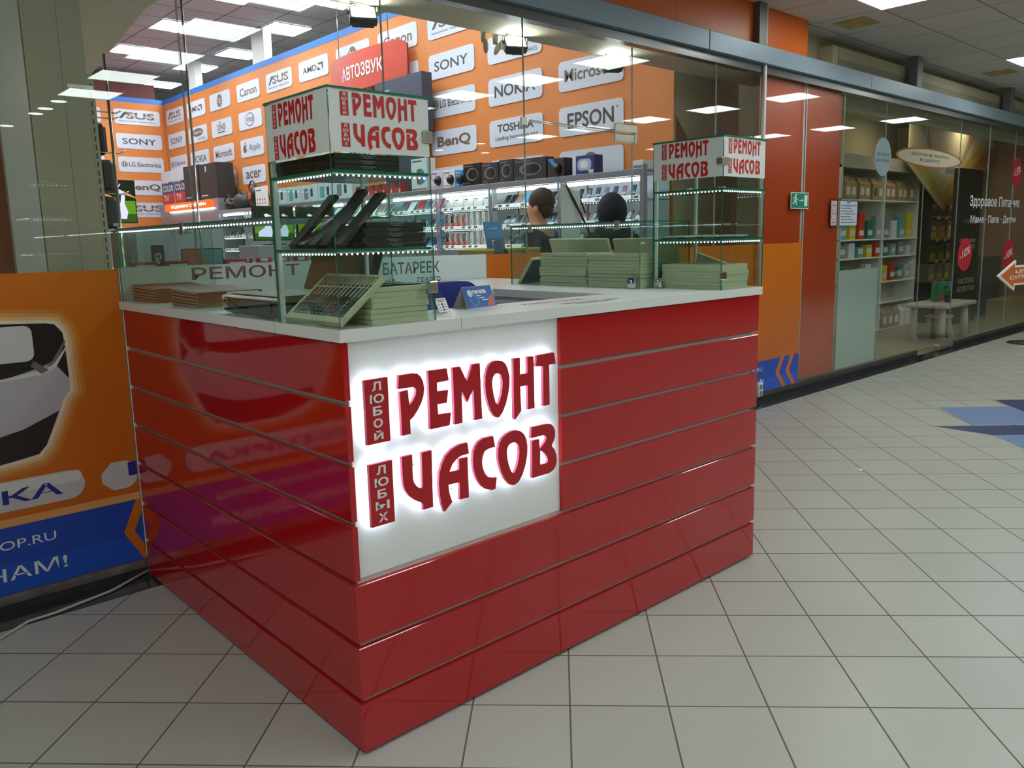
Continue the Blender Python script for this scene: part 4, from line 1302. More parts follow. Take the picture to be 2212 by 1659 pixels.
# sports bags and the far boxes
for k, (yy, r, lab) in enumerate(((9.75, (.14, .26, .17), 'black sports bag with a round badge on the cabinet top'), (10.25, (.15, .24, .13), 'dark grey camera bag beside the sports bag'), (10.65, (.12, .13, .08), 'small black and red bag at the end of the bag row'))):
    t = thing('bag', lab, 'bag', (4.38, yy, TOPZ), 0, 'bags on the cabinet tops')
    q = MB(); q.ball((4.38, yy, TOPZ + r[2] * .93), r, 0, 16, 8)
    q.v = [Vector((v.x, v.y, max(v.z, TOPZ + .001))) for v in q.v]
    q.build('body', m_black if k != 1 else m_dark, t)
    q = MB(); q.tube([(4.3, yy - .12 + .24 * a / 8, TOPZ + r[2] * 1.7 + .10 * math.sin(math.pi * a / 8)) for a in range(9)], .012, n=6); q.build('handle', m_black, t)
    if k == 0:
        q = MB(); q.prism([ell(-yy, TOPZ + .18, .05, .06, 14)], sidex(4.243), 0, .006); q.build('badge', m_oprint, t)
carton('price_card', (4.25, 9.18, TOPZ), (4.27, 9.56, 2.24), [m_whitem, m_brick, m_textd], 'white card with red dots beside the bags', 'card', None, lambda q, P, u0, u1, v0, v1: ([q.prism([ell(u0 + .06 + .08 * a, v0 + .05 + .05 * b, .016, .016, 12)], P, 0, None, 0) for a in range(4) for b in range(2)], q.prism([rect(u0 + .03, v1 - .06, u0 + .2, v1 - .045)], P, 0, None, 1)))
for k, (ya, yb, z1) in enumerate(((10.86, 11.55, 2.71), (11.60, 12.22, 2.73))):
    carton('computer_carton', (4.24, ya, 2.16), (4.52, yb, z1), [mat('carton_black_%d' % k, (44, 42, 44), .5), m_plaque, m_whitem], 'tall charcoal computer carton stacked by the brand wall, %s' % ('nearer of two' if k == 0 else 'farther of two'), 'carton', 'charcoal computer cartons',
           lambda q, P, u0, u1, v0, v1: (q.prism([rect(u0 + .04, v0 + .05, u0 + .3, v0 + .065)], P, 0, None, 0), q.prism([rect(u0 + .25, v1 - .12, u0 + .3, v1 - .04)], P, 0, None, 1)))
q = MB(); q.bbox((4.215, 10.83, 0), (4.6, 13.4, 2.155), .004)
tag(q.build('stock_shelf', m_shelfgrey), 'grey stock shelving under the charcoal cartons at the far corner', 'shelf')
for k, yy in enumerate((12.26, 12.86)):
    carton('television_carton', (4.3, yy, 2.16), (4.5, yy + .58, 2.73), [m_plaque, m_vrblue, m_brick, m_whitem], 'tricolour television carton in the far corner, %s' % ('nearer of the pair' if k == 0 else 'farther of the pair'), 'carton', 'tricolour television cartons',
           lambda q, P, u0, u1, v0, v1: (q.prism([rect(u0, v0 + .19, u1, v0 + .38)], P, 0, None, 0), q.prism([rect(u0, v0, u1, v0 + .19)], P, 0, None, 1), q.text('TRI', P, (u0 + .04, v0 + .36, u0 + .3, v0 + .46), 2, .03, .0006), q.text('COLOR', P, (u0 + .04, v0 + .22, u1 - .04, v0 + .33), 2, .03, .0006), q.text('TV', P, (u0 + .06, v0 + .05, u0 + .3, v0 + .16), 2, .03, .0006)))
ls = thing('light_sign', 'glowing orange header sign over the far lit shelves', 'sign', (4.15, 11.9, 2.01))
MB().box((4.13, 10.95, 2.015), (4.19, 12.9, 2.135)).build('sign_box', glow('sign_orange', (255, 92, 40), 1.6), ls)
q = MB(); q.text('ПОДАРКИ И СУВЕНИРЫ', sidex(4.129), (-12.6, 2.045, -11.1, 2.105), 0, .01, 0); q.build('lettering', glow('sign_letters', (255, 240, 230), 3), ls)
MB().box((4.19, 11.0, 1.995), (4.2152, 12.85, 2.016)).build('tube_light', m_tube, ls)

# ---------------------------------------------------------------- what stands in the glass cases
def frame(o, u, v):
    """matrix whose x runs along U, y along V, z out of the face"""
    u = Vector(u).normalized(); v = Vector(v); v = (v - u * u.dot(v)).normalized(); w = u.cross(v)
    m = Matrix((u, v, w)).transposed().to_4x4(); m.translation = o
    return m


TW, TD, TH = .185, .30, .0138          # tray: width, length, height


def tray_proto(w, d, h, ribs):
    t = thing('strap_tray', 'x', 'tray')
    q = MB()
    r = .009
    q.box((0, 0, 0), (w, d, .003))
    for a, b in (((0, 0), (w, r)), ((0, d - r), (w, d)), ((0, r), (r, d - r)), ((w - r, r), (w, d - r))):
        q.bbox((a[0], a[1], .002), (b[0], b[1], h), .0012)
    q.build('tray_frame', m_cream2, t, True)
    MB().box((r, r, .003), (w - r, d - r, .0045)).build('flock_lining', m_traydark, t, True)
    if ribs:
        q = MB()
        for k in range(1, 12):
            y = r + (d - 2 * r) * k / 12
            q.box((r, y - .001, .004), (w - r, y + .001, h - .003))
        q.build('divider', m_cream2, t, True)
    return t


tp = None


def tray(T, label, group='cream strap trays', ribs=False, w=TW, d=TD):
    global tp
    if tp is None or ribs or w != TW or d != TD:
        t = tray_proto(w, d, TH, ribs)
        if not ribs and w == TW and d == TD:
            tp = t
        t.matrix_basis = T; t['label'] = label; t['group'] = group
        return t
    return dup(tp, (0, 0, 0), label, T, group)


def at(x, y, z, rz=0.0):
    return Matrix.Translation((x, y, z)) @ Matrix.Rotation(rz, 4, 'Z')


LEV = ['lowest', 'second', 'third', 'fourth', 'fifth', 'sixth', 'seventh', 'eighth', 'ninth', 'tenth']
z = ZT + .0006
for k in range(7):
    tray(at(.112 + random.uniform(-.006, .005), .022 + random.uniform(0, .005), z, random.uniform(-.015, .015)), 'cream strap tray, %s of the stack in the near display case' % (LEV[k] if k < 6 else 'topmost'))
    z += TH + .0006
STRAPC = [mat('strap_black', (30, 30, 34), .3), mat('strap_grey', (74, 78, 86), .3), mat('strap_brown', (70, 44, 34), .35), mat('strap_steel', (130, 134, 140), .2, metal=.7)]
# the straps in the top tray of that stack are one sheet of wrapped straps
for k in range(6):
    s = thing('watch_strap', 'wrapped watch strap atop the near case tray stack, %s row from the corner' % ORD[k], 'watch strap', (.205, .05 + k * .043, z + .0006), 0, 'straps on the tray stack')
    q = MB(); q.bbox((.125, .035 + k * .043, z), (.285, .055 + k * .043, z + .004), .0015); q.build('band', STRAPC[k % 2], s)
    q = MB(); q.bbox((.197, .034 + k * .043, z + .004), (.207, .056 + k * .043, z + .006), .001); q.build('buckle', m_chrome, s)
# leaning tray against the stack
LT = frame((.014, .318, ZT + .004), (0, -1, 0), (.143, 0, .116))
lt = thing('strap_tray', 'open cream tray of dark watch straps leaning on the tray stack', 'tray', (0, 0, 0), 0, 'cream strap trays')
lt.matrix_basis = LT; WM[lt] = LT
q = MB()
for a, b in (((0, 0), (.30, .022)), ((0, .178), (.30, .186)), ((0, .022), (.008, .178)), ((.292, .022), (.30, .178))):
    q.bbox((a[0], a[1], .001), (b[0], b[1], .016), .0015)
q.box((0, 0, 0), (.30, .186, .003)); q.build('tray_frame', m_cream2, lt, True)
q = MB(); q.box((.008, .02, .003), (.292, .178, .0045)); q.build('flock_lining', mat('tray_lining', (84, 74, 60), .6), lt, True)
q = MB()
for k in range(1, 13):
    x = .008 + .284 * k / 13
    q.box((x - .001, .10, .004), (x + .001, .178, .013))
q.build('divider', m_cream2, lt, True)
for k in range(13):
    x = .008 + .284 * (k + .5) / 13
    c = STRAPC[[2, 2, 0, 1, 1, 0, 0, 1, 0, 0, 3, 1, 3][k]]
    s = thing('watch_strap', 'dark wrapped watch strap in the leaning tray, %s from its far side' % ORD[k], 'watch strap', (0, 0, 0), 0, 'straps in the leaning tray')
    s.matrix_basis = LT; WM[s] = LT
    q = MB()
    for j, (v0, v1, hh) in enumerate(((.026, .085, .014), (.088, .150, .012))):
        q.bbox((x - .0082, v0, .0052), (x + .0082, v1, hh), .002)
    q.build('band', c, s, True)
    q = MB(); q.bbox((x - .0095, .0845, .0054), (x + .0095, .0885, .0155), .001); q.build('buckle', m_chrome, s, True)
    q = MB()
    for j in range(4):
        q.bbox((x - .009 + .002 * (j % 2), .024 + j * .014, .0142), (x + .007 + .002 * (j % 2), .032 + j * .014, .0152), .0004)
    q.build('wrapper', glass('strap_wrapper_%d' % k, (225, 232, 235), 6.0, .12), s, True)

# black strap boxes
m_bxt = mat('box_black', (46, 46, 42), .32)
m_bxe = mat('box_film', (40, 40, 44), .12)


def box_proto():
    t = thing('strap_box', 'x', 'box')
    q = MB(); q.bbox((0, 0, 0), (.194, .044, .0132), .001); q.build('carton', m_bxt, t, True)
    q = MB()
    P = plane((0, -.0004, 0), (1, 0, 0), (0, 0, 1))
    q.text('High quality stainless steel', P, (.075, .0072, .118, .0104), 0, .01, 0)
    q.text('Hand polishing', P, (.083, .0028, .110, .0058), 0, .01, 0)
    q.build('lettering', mat('box_print', (206, 206, 200), .4), t, True)
    q = MB(); q.box((-.0006, .003, .002), (0, .041, .0115)); q.build('window_end', m_bxe, t, True)
    return t


bp = box_proto()
first = True


def sbox(T, label, group):
    global first
    if first:
        first = False
        bp.matrix_basis = T; WM[bp] = T; bp['label'] = label; bp['group'] = group
        return bp
    return dup(bp, (0, 0, 0), label, T, group)


for r in range(3):
    for c in range(7):
        lab = 'black strap box, upper shelf of the near case, %s layer, %s from the corner' % (('bottom', 'middle', 'top')[r], ORD[c])
        sbox(at(.014 + random.uniform(0, .006), .010 + c * .0465, 1.5975 + r * .0136, 0), lab, 'strap boxes on the upper shelf')
for r in range(5):
    sbox(at(.094 + (.006, -.002, .004, 0, .008)[r] + .002, .022 + .002 * (r % 2), 1.3996 + r * .0136), 'black strap box, %s of the lying stack on the lower shelf of the near case' % (LEV[r] if r < 4 else 'topmost'), 'strap boxes on the lower shelf')
for r in range(3):
    sbox(at(.10, .082, 1.3996 + r * .0136), 'black strap box behind the lying stack, %s one' % LEV[r], 'strap boxes on the lower shelf')


def lean(x, y, z, ang, roll_, label):
    T = Matrix.Translation((x, y, z)) @ Matrix.Rotation(-math.radians(ang), 4, 'Y') @ Matrix.Rotation(roll_, 4, 'X')
    o = sbox(T, label, 'loose strap boxes')
    return o


lean(.034, .020, 1.4015, 44, 0, 'black strap box leaning steepest at the corner of the near case')
lean(.022, .072, 1.4015, 49, 0, 'black strap box leaning just behind the steepest one')
lean(.016, .122, 1.4015, 40, 0, 'black strap box leaning third from the corner of the near case')
lean(.012, .172, 1.4015, 34, 0, 'black strap box leaning fourth from the corner of the near case')
lean(.014, .222, 1.4015, 46, 0, 'black strap box leaning fifth from the corner, farther back')
sbox(at(.060, .27, 1.4000, .9), 'black strap box lying across the back of the lower shelf', 'loose strap boxes')
sbox(Matrix.Translation((.135, .135, 1.4005)) @ Matrix.Rotation(math.radians(96), 4, 'Z') @ Matrix.Rotation(-math.radians(8), 4, 'Y'), 'black strap box lying crosswise under the leaning ones', 'loose strap boxes')
for k in range(6):
    x, y = .03 + .03 * (k % 3), .12 + .045 * k
    s = thing('steel_bracelet', 'shiny steel watch bracelet in a clear sleeve, %s in the heap on the lower shelf' % ORD[k], 'watch bracelet', (x, y, 1.40), random.uniform(-.6, .6), 'bracelets in the heap')
    q = MB()
    for j in range(10):
        q.bbox((j * .012, 0, .0004), (j * .012 + .0105, .018, .005), .001)
    q.build('links', STRAPC[3], s, True)
    q = MB(); q.bbox((-.004, -.003, .0052), (.125, .021, .0062), .0004); q.build('sleeve', glass('sleeve_%d' % k, (232, 236, 240), 5, .1), s, True)

# far display case
z = ZT + .0006
for k in range(7):
    tray(at(1.752 + random.uniform(-.005, .005), .018 + random.uniform(0, .006), z, random.uniform(-.012, .012)), 'cream strap tray, %s of the stack in the far display case' % (LEV[k] if k < 6 else 'topmost'), 'cream strap trays')
    z += TH + .0004
tray(frame((1.985, .325, ZT + .003), (-.04, -.05, .16), (.0, -1, -.2)) , 'dark lined tray leaning behind the stack in the far display case', w=.15, d=.26)
for k, (x, y) in enumerate(((1.80, .06), (1.86, .14), (1.78, .2), (1.90, .24))):
    s = thing('wristwatch', 'small watch lying on the upper shelf of the far case, %s from the front' % ORD[k], 'watch', (x, y, 1.598), .4 * k, 'watches on the far case shelf')
    q = MB(); q.lathe([(.013, 0), (.014, .003), (.013, .007)], n=16); q.build('watch_case', m_chrome, s, True)
    q = MB(); q.bbox((-.055, -.007, 0), (-.013, .007, .003), .001); q.bbox((.013, -.007, 0), (.055, .007, .003), .001); q.build('band', STRAPC[k % 2], s, True)
for k in range(7):
    s = thing('strap_bag', 'clear bag of straps, lower shelf of the far case, %s from the front' % ORD[k], 'bag', (1.745, .03 + k * .043, 1.3995), 0, 'bagged straps on the far case shelf')
    q = MB(); q.bbox((.0, 0, .0004), (.21, .030, .006), .002); q.build('band', STRAPC[k % 2], s, True)
    q = MB()
    for j in range(9):
        q.bbox((.005 + j * .022, -.003, .0064), (.022 + j * .022, .034, .009 + .003 * ((j + k) % 3)), .002)
    q.build('wrapper', mat('bag_film_%d' % k, (190, 196, 196), .15), s, True)

# low case on the far arm: two tray stacks, tall dark trays behind, one tray leaning at the end
for name, y0, lab in (('a', .672, 'farther'), ('b', .360, 'nearer')):
    z = ZT + .0006
    for k in range(10):
        tray(at(1.652 + random.uniform(0, .008), y0 + random.uniform(-.003, .004), z, random.uniform(-.012, .012)), 'cream strap tray, %s of the %s stack in the low case' % (LEV[k] if k < 9 else 'topmost', lab))
        z += TH + random.choice((.0002, .0006, .0012, .002))
tray(frame((1.965, 1.140, ZT + .003), (-.30, 0, .80), (.02, -1, -.12)), 'tall dark lined tray standing behind the farther low case stack', w=.225, d=.40)
tray(frame((1.975, .735, ZT + .003), (-.25, 0, .80), (.02, -1, .0)), 'tall dark lined tray standing behind the nearer low case stack', w=.215, d=.36)
tray(frame((1.93, 1.15, ZT + .003), (-.05, -.55, .62), (-1, 0, 0)), 'dark lined tray leaning against the farther stack end', w=.185, d=.26)

# low case on the near arm: folders, attache case
m_pages = mat('pages', (220, 208, 208), .7)


def folder(x0, y0, z0, label, bend):
    t = thing('strap_folder', label, 'folder', (x0 + .12, y0 + .13, z0), 0, 'brown card folders')
    L, W, n = .24, .27, 8
    up = lambda y: bend * ((y - y0) / W) ** 2
    q = MB()
    for k in range(n):
        a, b = y0 + W * k / n, y0 + W * (k + 1) / n
        for (zz0, zz1, m, xa, xb) in ((.0002, .0014, 0, x0, x0 + L), (.0016, .0092, 1, x0 + .002, x0 + L - .004), (.0094, .0106, 0, x0 - .004, x0 + L)):
            p = [(xa, a), (xb, a), (xb, b), (xa, b)]
            lo = [Vector((u, v, z0 + zz0 + up(v))) for u, v in p]; hi = [Vector((u, v, z0 + zz1 + up(v))) for u, v in p]
            q.face(lo[::-1], m); q.face(hi, m)
            q.face([lo[3], lo[0], hi[0], hi[3]], m); q.face([lo[1], lo[2], hi[2], hi[1]], m)
            if k == 0:
                q.face([lo[0], lo[1], hi[1], hi[0]], 0)
            if k == n - 1:
                q.face([lo[2], lo[3], hi[3], hi[2]], m)
    q.box((x0, y0 - .001, z0), (x0 + L, y0, z0 + .0106), 0)
    q.build('cover_and_pages', [m_leather, m_pages], t)


for lab, x0, y0 in (('the far folder stack', .052, 1.50), ('the folder stack beside the attache case', .050, 1.062)):
    for k in range(5):
        folder(x0 + .003 * (k % 2), y0, ZT + .0006 + k * .0112, 'brown card folder with white pages, %s of %s' % (LEV[k] if k < 4 else 'topmost', lab), .003 + .0012 * k if k < 4 else .010)
t = thing('paper_note', 'pale note stuck on the end of a brown folder stack', 'note', (.20, 1.058, 1.20), 0)
MB().box((.155, 1.0575, 1.199), (.275, 1.0595, 1.248)).build('sheet', mat('note_paper', (206, 214, 198), .6), t)
q = MB(); Pn = front(1.0572)
for a, b, c in ((.17, 1.215, .004), (.19, 1.222, .004), (.232, 1.222, .005)):
    q.prism([rect(a, b, a + c, b + .02)], Pn, 0, None, 0)
q.build('handwriting', m_textd, t)
t = thing('attache_case', 'open black attache case with a brown lining in the low glass case', 'case', (.2, .6, ZT))
q = MB(); q.bbox((.03, .385, ZT + .004), (.31, .80, ZT + .062), .008); q.build('base', m_blackg, t)
q = MB(); q.bbox((.045, .43, ZT + .0625), (.295, .755, ZT + .066), .002); q.build('rim', m_dark, t)
LA = frame((.318, .80, ZT + .062), (0, -1, 0), (.10, 0, .25))
q = MB(); q.bbox((0, 0, -.03), (.415, .24, .0), .008, 0, LA); q.build('lid', m_blackg, t)
q = MB(); q.bbox((.012, .012, .0005), (.403, .228, .002), .001, 0, LA); q.build('lining', mat('tan_lining', (120, 70, 40), .35), t)
q = MB(); q.bbox((.022, .75, ZT + .02), (.030, .785, ZT + .05), .002); q.ball((.020, .765, ZT + .052), .009, 0); q.build('clasp', m_chrome, t)
q = MB(); q.bbox((.0245, .45, ZT + .012), (.030, .60, ZT + .045), .002); q.build('pocket_frame', m_dark, t)
q = MB(); q.tube([(.020, .78, ZT + .045), (.018, .72, ZT + .028), (.018, .62, ZT + .018), (.016, .50, ZT + .006), (.014, .40, ZT + .004)], .003, n=6); q.build('cord', m_black, t)
for yy in (.42, .76):
    q = MB(); q.box((.05, yy, ZT), (.07, yy + .02, ZT + .004)); q.build('foot', m_black, t)

# on the open counter
tc = thing('tent_card', 'blue folded tent card with a watch drawing on the white worktop', 'sign', (.655, .235, ZT))
a0, a1 = Vector((.583, .208, ZT)), Vector((.733, .236, ZT)); r0, r1 = Vector((.586, .238, 1.264)), Vector((.735, .262, 1.264))
b0, b1 = Vector((.575, .272, ZT)), Vector((.727, .296, ZT))
q = MB(); q.face([b1, b0, r0, r1]); q.face([a0, a1, r1, r0]); q.face([a0 + Vector((0, .001, 0)), r0 + Vector((0, .001, -.001)), r1 + Vector((0, .001, -.001)), a1 + Vector((0, .001, 0))]); q.face([b0, b1, r1 + Vector((0, 0, -.001)), r0 + Vector((0, 0, -.001))])
q.build('card', m_paper, tc)
uu = (a1 - a0); L = uu.length; uu.normalize(); vv = (r0 - a0); vv = vv - uu * uu.dot(vv); H = vv.length; vv.normalize()
PT = plane(a0 - uu.cross(vv) * -.0004 + Vector((0, -.0045, .0003)), uu, vv)
m_tb = mat('card_blue', (34, 88, 160), .35)
q = MB(); q.prism([rect(.003, .001, L - .001, H - .001)], PT, 0, None, 0)
q.text('renata', PT, (.047, .048, .118, .064), 1, .03, .0006)
q.prism([ell(.034, .051, .0125, .0125)], PT, -.0006, None, 2)
q.prism([ell(.048, .028, .022, .022), ell(.048, .028, .020, .020)[::-1]], PT, -.0006, None, 3)
q.prism([ell(.048, .028, .016, .016), ell(.048, .028, .0148, .0148)[::-1]], PT, -.0006, None, 3)
q.prism([rect(.047, .028, .0485, .04)], PT, -.0007, None, 3)
for rr in (.034, .024, .014):
    q.prism([[(L - .008 + rr * math.cos(x), .004 + rr * math.sin(x)) for x in [math.pi * (.5 + .5 * k / 12) for k in range(13)]] + [(L - .008 + (rr - .006) * math.cos(x), .004 + (rr - .006) * math.sin(x)) for x in [math.pi * (1 - .5 * k / 12) for k in range(13)]]], PT, -.0006, None, 4)
for k, (a, b) in enumerate(((.062, .085), (.074, .10), (.085, .115))):
    q.prism([rect(a, .040 - .008 * k, b, .0425 - .008 * k)], PT, -.0006, None, 1)
q.build('print', [m_tb, m_textw, mat('cell_silver', (210, 212, 214), .2, metal=.6), mat('card_line', (120, 176, 226), .4), m_oprint], tc)
t = thing('leaflet', 'white leaflet lying under the blue tent card', 'leaflet', (.70, .19, ZT))
T = at(.60, .165, ZT + .0003, .18)
q = MB(); q.bbox((0, 0, 0), (.15, .06, .0012), .0004, 0, T); q.build('sheet', m_whitem, t)
q = MB(); PQ = lambda a, b, d=0: T @ Vector((a, b, .0013 - d)); q.text('СКИДКИ', PQ, (.045, .018, .125, .035), 0, .02, 0); q.build('lettering', m_textd, t)
ch = thing('card_holder', 'clear acrylic holder of business cards beside the near case', 'card holder', (.46, .17, ZT), 0)
T = frame((.425, .145, ZT + .0005), (.052, .012, 0), (-.004, .022, .05))
q = MB()
for k in range(4):
    q.bbox((0, 0, -.012 - k * .006), (.056, .072 + .004 * k, -.0105 - k * .006), .0004, 0, T)
q.build('acrylic_sheet', m_acryl, ch)
bc = thing('business_card', 'white business card with blue squares in the acrylic holder', 'card', (.45, .15, ZT))
q = MB(); q.bbox((.003, .004, -.003), (.053, .05, -.0005), .0004, 0, T); q.build('card', m_whitem, bc)
PC = lambda a, b, d=0: T @ Vector((a, b, -.0003 - d))
q = MB(); q.prism([rect(.010, .042, .046, .045)], PC, 0, None, 0); q.prism([rect(.012, .037, .040, .039)], PC, 0, None, 2)
for k in range(3):
    q.prism([rect(.025, .008 + .009 * k, .033, .0145 + .009 * k)], PC, 0, None, 1)
    q.prism([rect(.008, .010 + .009 * k, .020, .0115 + .009 * k)], PC, 0, None, 2); q.prism([rect(.037, .010 + .009 * k, .047, .0115 + .009 * k)], PC, 0, None, 2)
q.build('print', [m_brick, m_navytxt, m_textd], bc)
t = thing('counter_lettering', 'red and black lettering laid flat on the white worktop', 'notice', (1.0, .14, ZT))  # flat red and black words just above the worktop surface
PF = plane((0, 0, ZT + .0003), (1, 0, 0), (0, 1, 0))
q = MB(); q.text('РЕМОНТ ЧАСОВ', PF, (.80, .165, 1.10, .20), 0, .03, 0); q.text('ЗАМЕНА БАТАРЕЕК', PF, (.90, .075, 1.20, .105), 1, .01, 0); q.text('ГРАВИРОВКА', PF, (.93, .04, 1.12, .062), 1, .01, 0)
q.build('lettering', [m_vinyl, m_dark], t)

# the draughtsman's chair behind the counter
oc = thing('office_chair', 'dark blue office chair behind the counter, only its back showing', 'chair', (1.03, 1.05, 0))
def pad(a, b, r, nm, y_curve=0.0):
    q = MB(); P = front(0)
    nn = 10
    for k in range(nn):
        for side, yy in ((0, 0.0), (1, .05)):
            pass
    lp = rrect(a[0], a[1], b[0], b[1], r, 6)
    Pc = lambda u, v, d=0.0: Vector((u, 1.0 + d + y_curve * ((u - 1.03) / .22) ** 2, v))
    q.prism([lp], Pc, 0, .055, 0)
    q.sm = [True if len(f) == 4 else False for f in q.f]
    return q.build(nm, m_chairblue, oc)
pad((.80, .86), (1.27, 1.236), .07, 'backrest', -.03)
q = MB(); q.bbox((.82, .62, .70), (1.24, 1.02, .76), .03); q.build('seat', m_chairblue, oc)
q = MB(); q.bbox((1.0, 1.05, .66), (1.06, 1.08, .95), .004); q.bbox((1.0, .85, .66), (1.06, 1.08, .69), .004); q.build('back_support', m_black, oc)
q = MB(); q.tube([(1.03, .82, .70), (1.03, .82, .10)], .028); q.build('gas_column', m_black, oc)
for k in range(5):
    a = 2 * math.pi * k / 5 + .3
    q = MB(); q.tube([(1.03, .82, .12), (1.03 + .27 * math.cos(a), .82 + .27 * math.sin(a), .065)], .018, radii=[.024, .014]); lg = q.build('leg', m_black, oc)
    q = MB(); q.lathe([(.02, -.012), (.025, 0), (.02, .012)], T=Matrix.Translation((1.03 + .27 * math.cos(a), .82 + .27 * math.sin(a), .026)) @ Matrix.Rotation(math.pi / 2, 4, 'X'), n=12); q.build('caster', m_dark, lg)

# small things about the hall floor
q = MB(); q.tube([(.03, 1.79, .012), (-.177, 1.677, .006), (-.396, 1.62, .006), (-.492, 1.612, .006), (-.60, 1.53, .006), (-1.2, 1.25, .006)], .006, n=8)
tag(q.build('power_cable', m_cable), 'white cable running along the floor from under the counter', 'cable')
T = at(3.602, .246, .001, .5); q = MB(); q.bbox((-.02, -.012, 0), (.02, .012, .004), .001, 0, T); q.bbox((-.018, -.01, .004), (.01, .008, .006), .001, 0, T)
tag(q.build('paper_scrap', m_whitem), 'tiny white paper scrap on the tiled floor', 'paper')
t = thing('wall_socket', 'white power socket low on the glass by the far counter end', 'socket', (5.0, 1.76, .05))
q = MB(); q.bbox((4.965, 1.745, .045), (5.035, 1.768, .165), .004); q.build('box', m_whitem, t)
for zz in (.075, .13):
    q = MB(); q.lathe([(.02, 0), (.022, .004)], T=Matrix.Translation((5.0, 1.745, zz)) @ Matrix.Rotation(math.pi / 2, 4, 'X'), n=16); q.build('outlet', m_grey, t)

# ---------------------------------------------------------------- shop goods close behind the glass
q = MB(); q.bbox((.112, 1.95, 0), (2.9, 2.5, 1.318), .004)
tag(q.build('stock_counter', m_panelgrey), 'pale grey stock counter standing close behind the shop glass', 'counter')
ZL = 1.3185
t = carton('tablet_carton', (.345, 2.05, ZL), (.575, 2.12, 1.503), [m_plaque, m_dark, mat('coral', (214, 112, 104), .4), m_teal, m_plaque], 'white tablet carton with a coral and teal screen picture', 'carton', None,
           lambda q, P, u0, u1, v0, v1: (q.text('iPad Pro', P, (u0 + .015, v1 - .03, u0 + .075, v1 - .018), 0, 0, .0004), q.prism([rrect(u0 + .02, v0 - .0, u1 - .01, v0 + .085, .01)], P, 0, None, 0), q.prism([rrect(u0 + .025, v0 + .002, u1 - .014, v0 + .08, .008)], P, -.0003, None, 1),
                                         q.prism([[(u0 + .1, v0 + .08), (u1 - .014, v0 + .08), (u1 - .014, v0 + .003), (u0 + .15, v0 + .003)]], P, -.0006, None, 2)), 'y')
t = carton('phone_carton', (.175, 2.06, ZL), (.295, 2.13, 1.478), [m_plaque, mat('slate_green', (66, 78, 76), .5), m_plaque], 'white phone carton with a dark green side panel', 'carton', None,
           lambda q, P, u0, u1, v0, v1: (q.prism([rect(u0 + .06, v0, u1 - .002, v0 + .105)], P, 0, None, 0), q.text('Ga', plane(P(u0 + .075, v0 + .07), (0, 0, -1), (1, 0, 0)), (0, 0, .055, .03), 1, .03, .0008)), 'y')
t = thing('round_speaker', 'olive grey speaker with a rounded back behind the low case', 'speaker', (.13, 2.08, ZL))
q = MB(); q.bbox((.085, 2.04, ZL), (.125, 2.12, 1.49), .006); q.build('front_plate', mat('olive_grey', (150, 146, 120), .4), t)
q = MB(); q.ball((.128, 2.09, 1.41), (.036, .045, .088), 0, 16, 12); q.build('rounded_back', m_grey, t)
for k in range(8):
    x = .62 + k * .1
    carton('accessory_pack', (x, 2.0, ZL), (x + .07, 2.03, 1.352), [m_brick, m_whitem, m_plaque], 'red accessory pack with a white price tag, %s along the glass' % ORD[k], 'pack', 'red accessory packs', lambda q, P, u0, u1, v0, v1: q.prism([rect(u0 + .012, v0 + .015, u1 - .02, v1 - .003)], P, 0, None, 0), 'y')
for k in range(4):
    x = .12 + k * .14
    if k < 2 or k == 3:
        carton('accessory_pack', (x, 1.97, ZL), (x + .11, 2.0, 1.35), [m_brick, m_whitem, m_plaque], 'wide red tray of white tags behind the low case, %s one' % ORD[k], 'pack', 'red accessory packs', lambda q, P, u0, u1, v0, v1: q.prism([rect(u0 + .02, v0 + .004, u1 - .01, v0 + .018)], P, 0, None, 0), 'y')
for k, (xa, xb) in enumerate(((2.17, 2.33), (2.45, 2.58), (2.60, 2.74))):
    t = thing('yellow_carton', 'carton with a bright yellow lid beside the blue phone display, %s from the near side' % ORD[k], 'carton', ((xa + xb) / 2, 2.15, 1.27), 0, 'yellow lidded cartons')
    q = MB(); q.bbox((xa, 2.08, ZL), (xb, 2.24, 1.345), .002); q.build('carton', m_kraft, t)
    q = MB(); q.bbox((xa - .003, 2.077, 1.345), (xb + .003, 2.243, 1.358), .002); q.build('lid', m_yellow, t)
t = thing('phone_display', 'blue phone display board with a clear holder behind the glass', 'display stand', (2.39, 2.1, ZL))
T = frame((2.31, 2.10, ZL + .001), (.15, 0, 0), (.02, .05, .21))
q = MB(); q.bbox((0, 0, -.014), (.145, .215, 0), .002, 0, T); q.build('board', m_skyblue, t)
q = MB(); Pd = lambda a, b, d=0: T @ Vector((a, b, .0006 - d)); q.prism([rect(0.003, .0, .142, .11)], Pd, 0, None, 0); q.text('MAGNETIC', Pd, (.035, .165, .105, .176), 1, .02, .0004); q.build('print', [mat('deep_blue', (30, 72, 120), .3), m_textw], t)
q = MB(); q.bbox((.03, .01, .012), (.12, .09, .016), .001, 0, T); q.bbox((.03, .004, .0), (.12, .01, .016), .001, 0, T); q.build('holder', m_acryl, t)
ws = thing('paper_sheet', 'white sheet hanging from a thin black rod behind the glass', 'sheet', (2.93, 1.98, 1.39))
q = MB()
n = 8
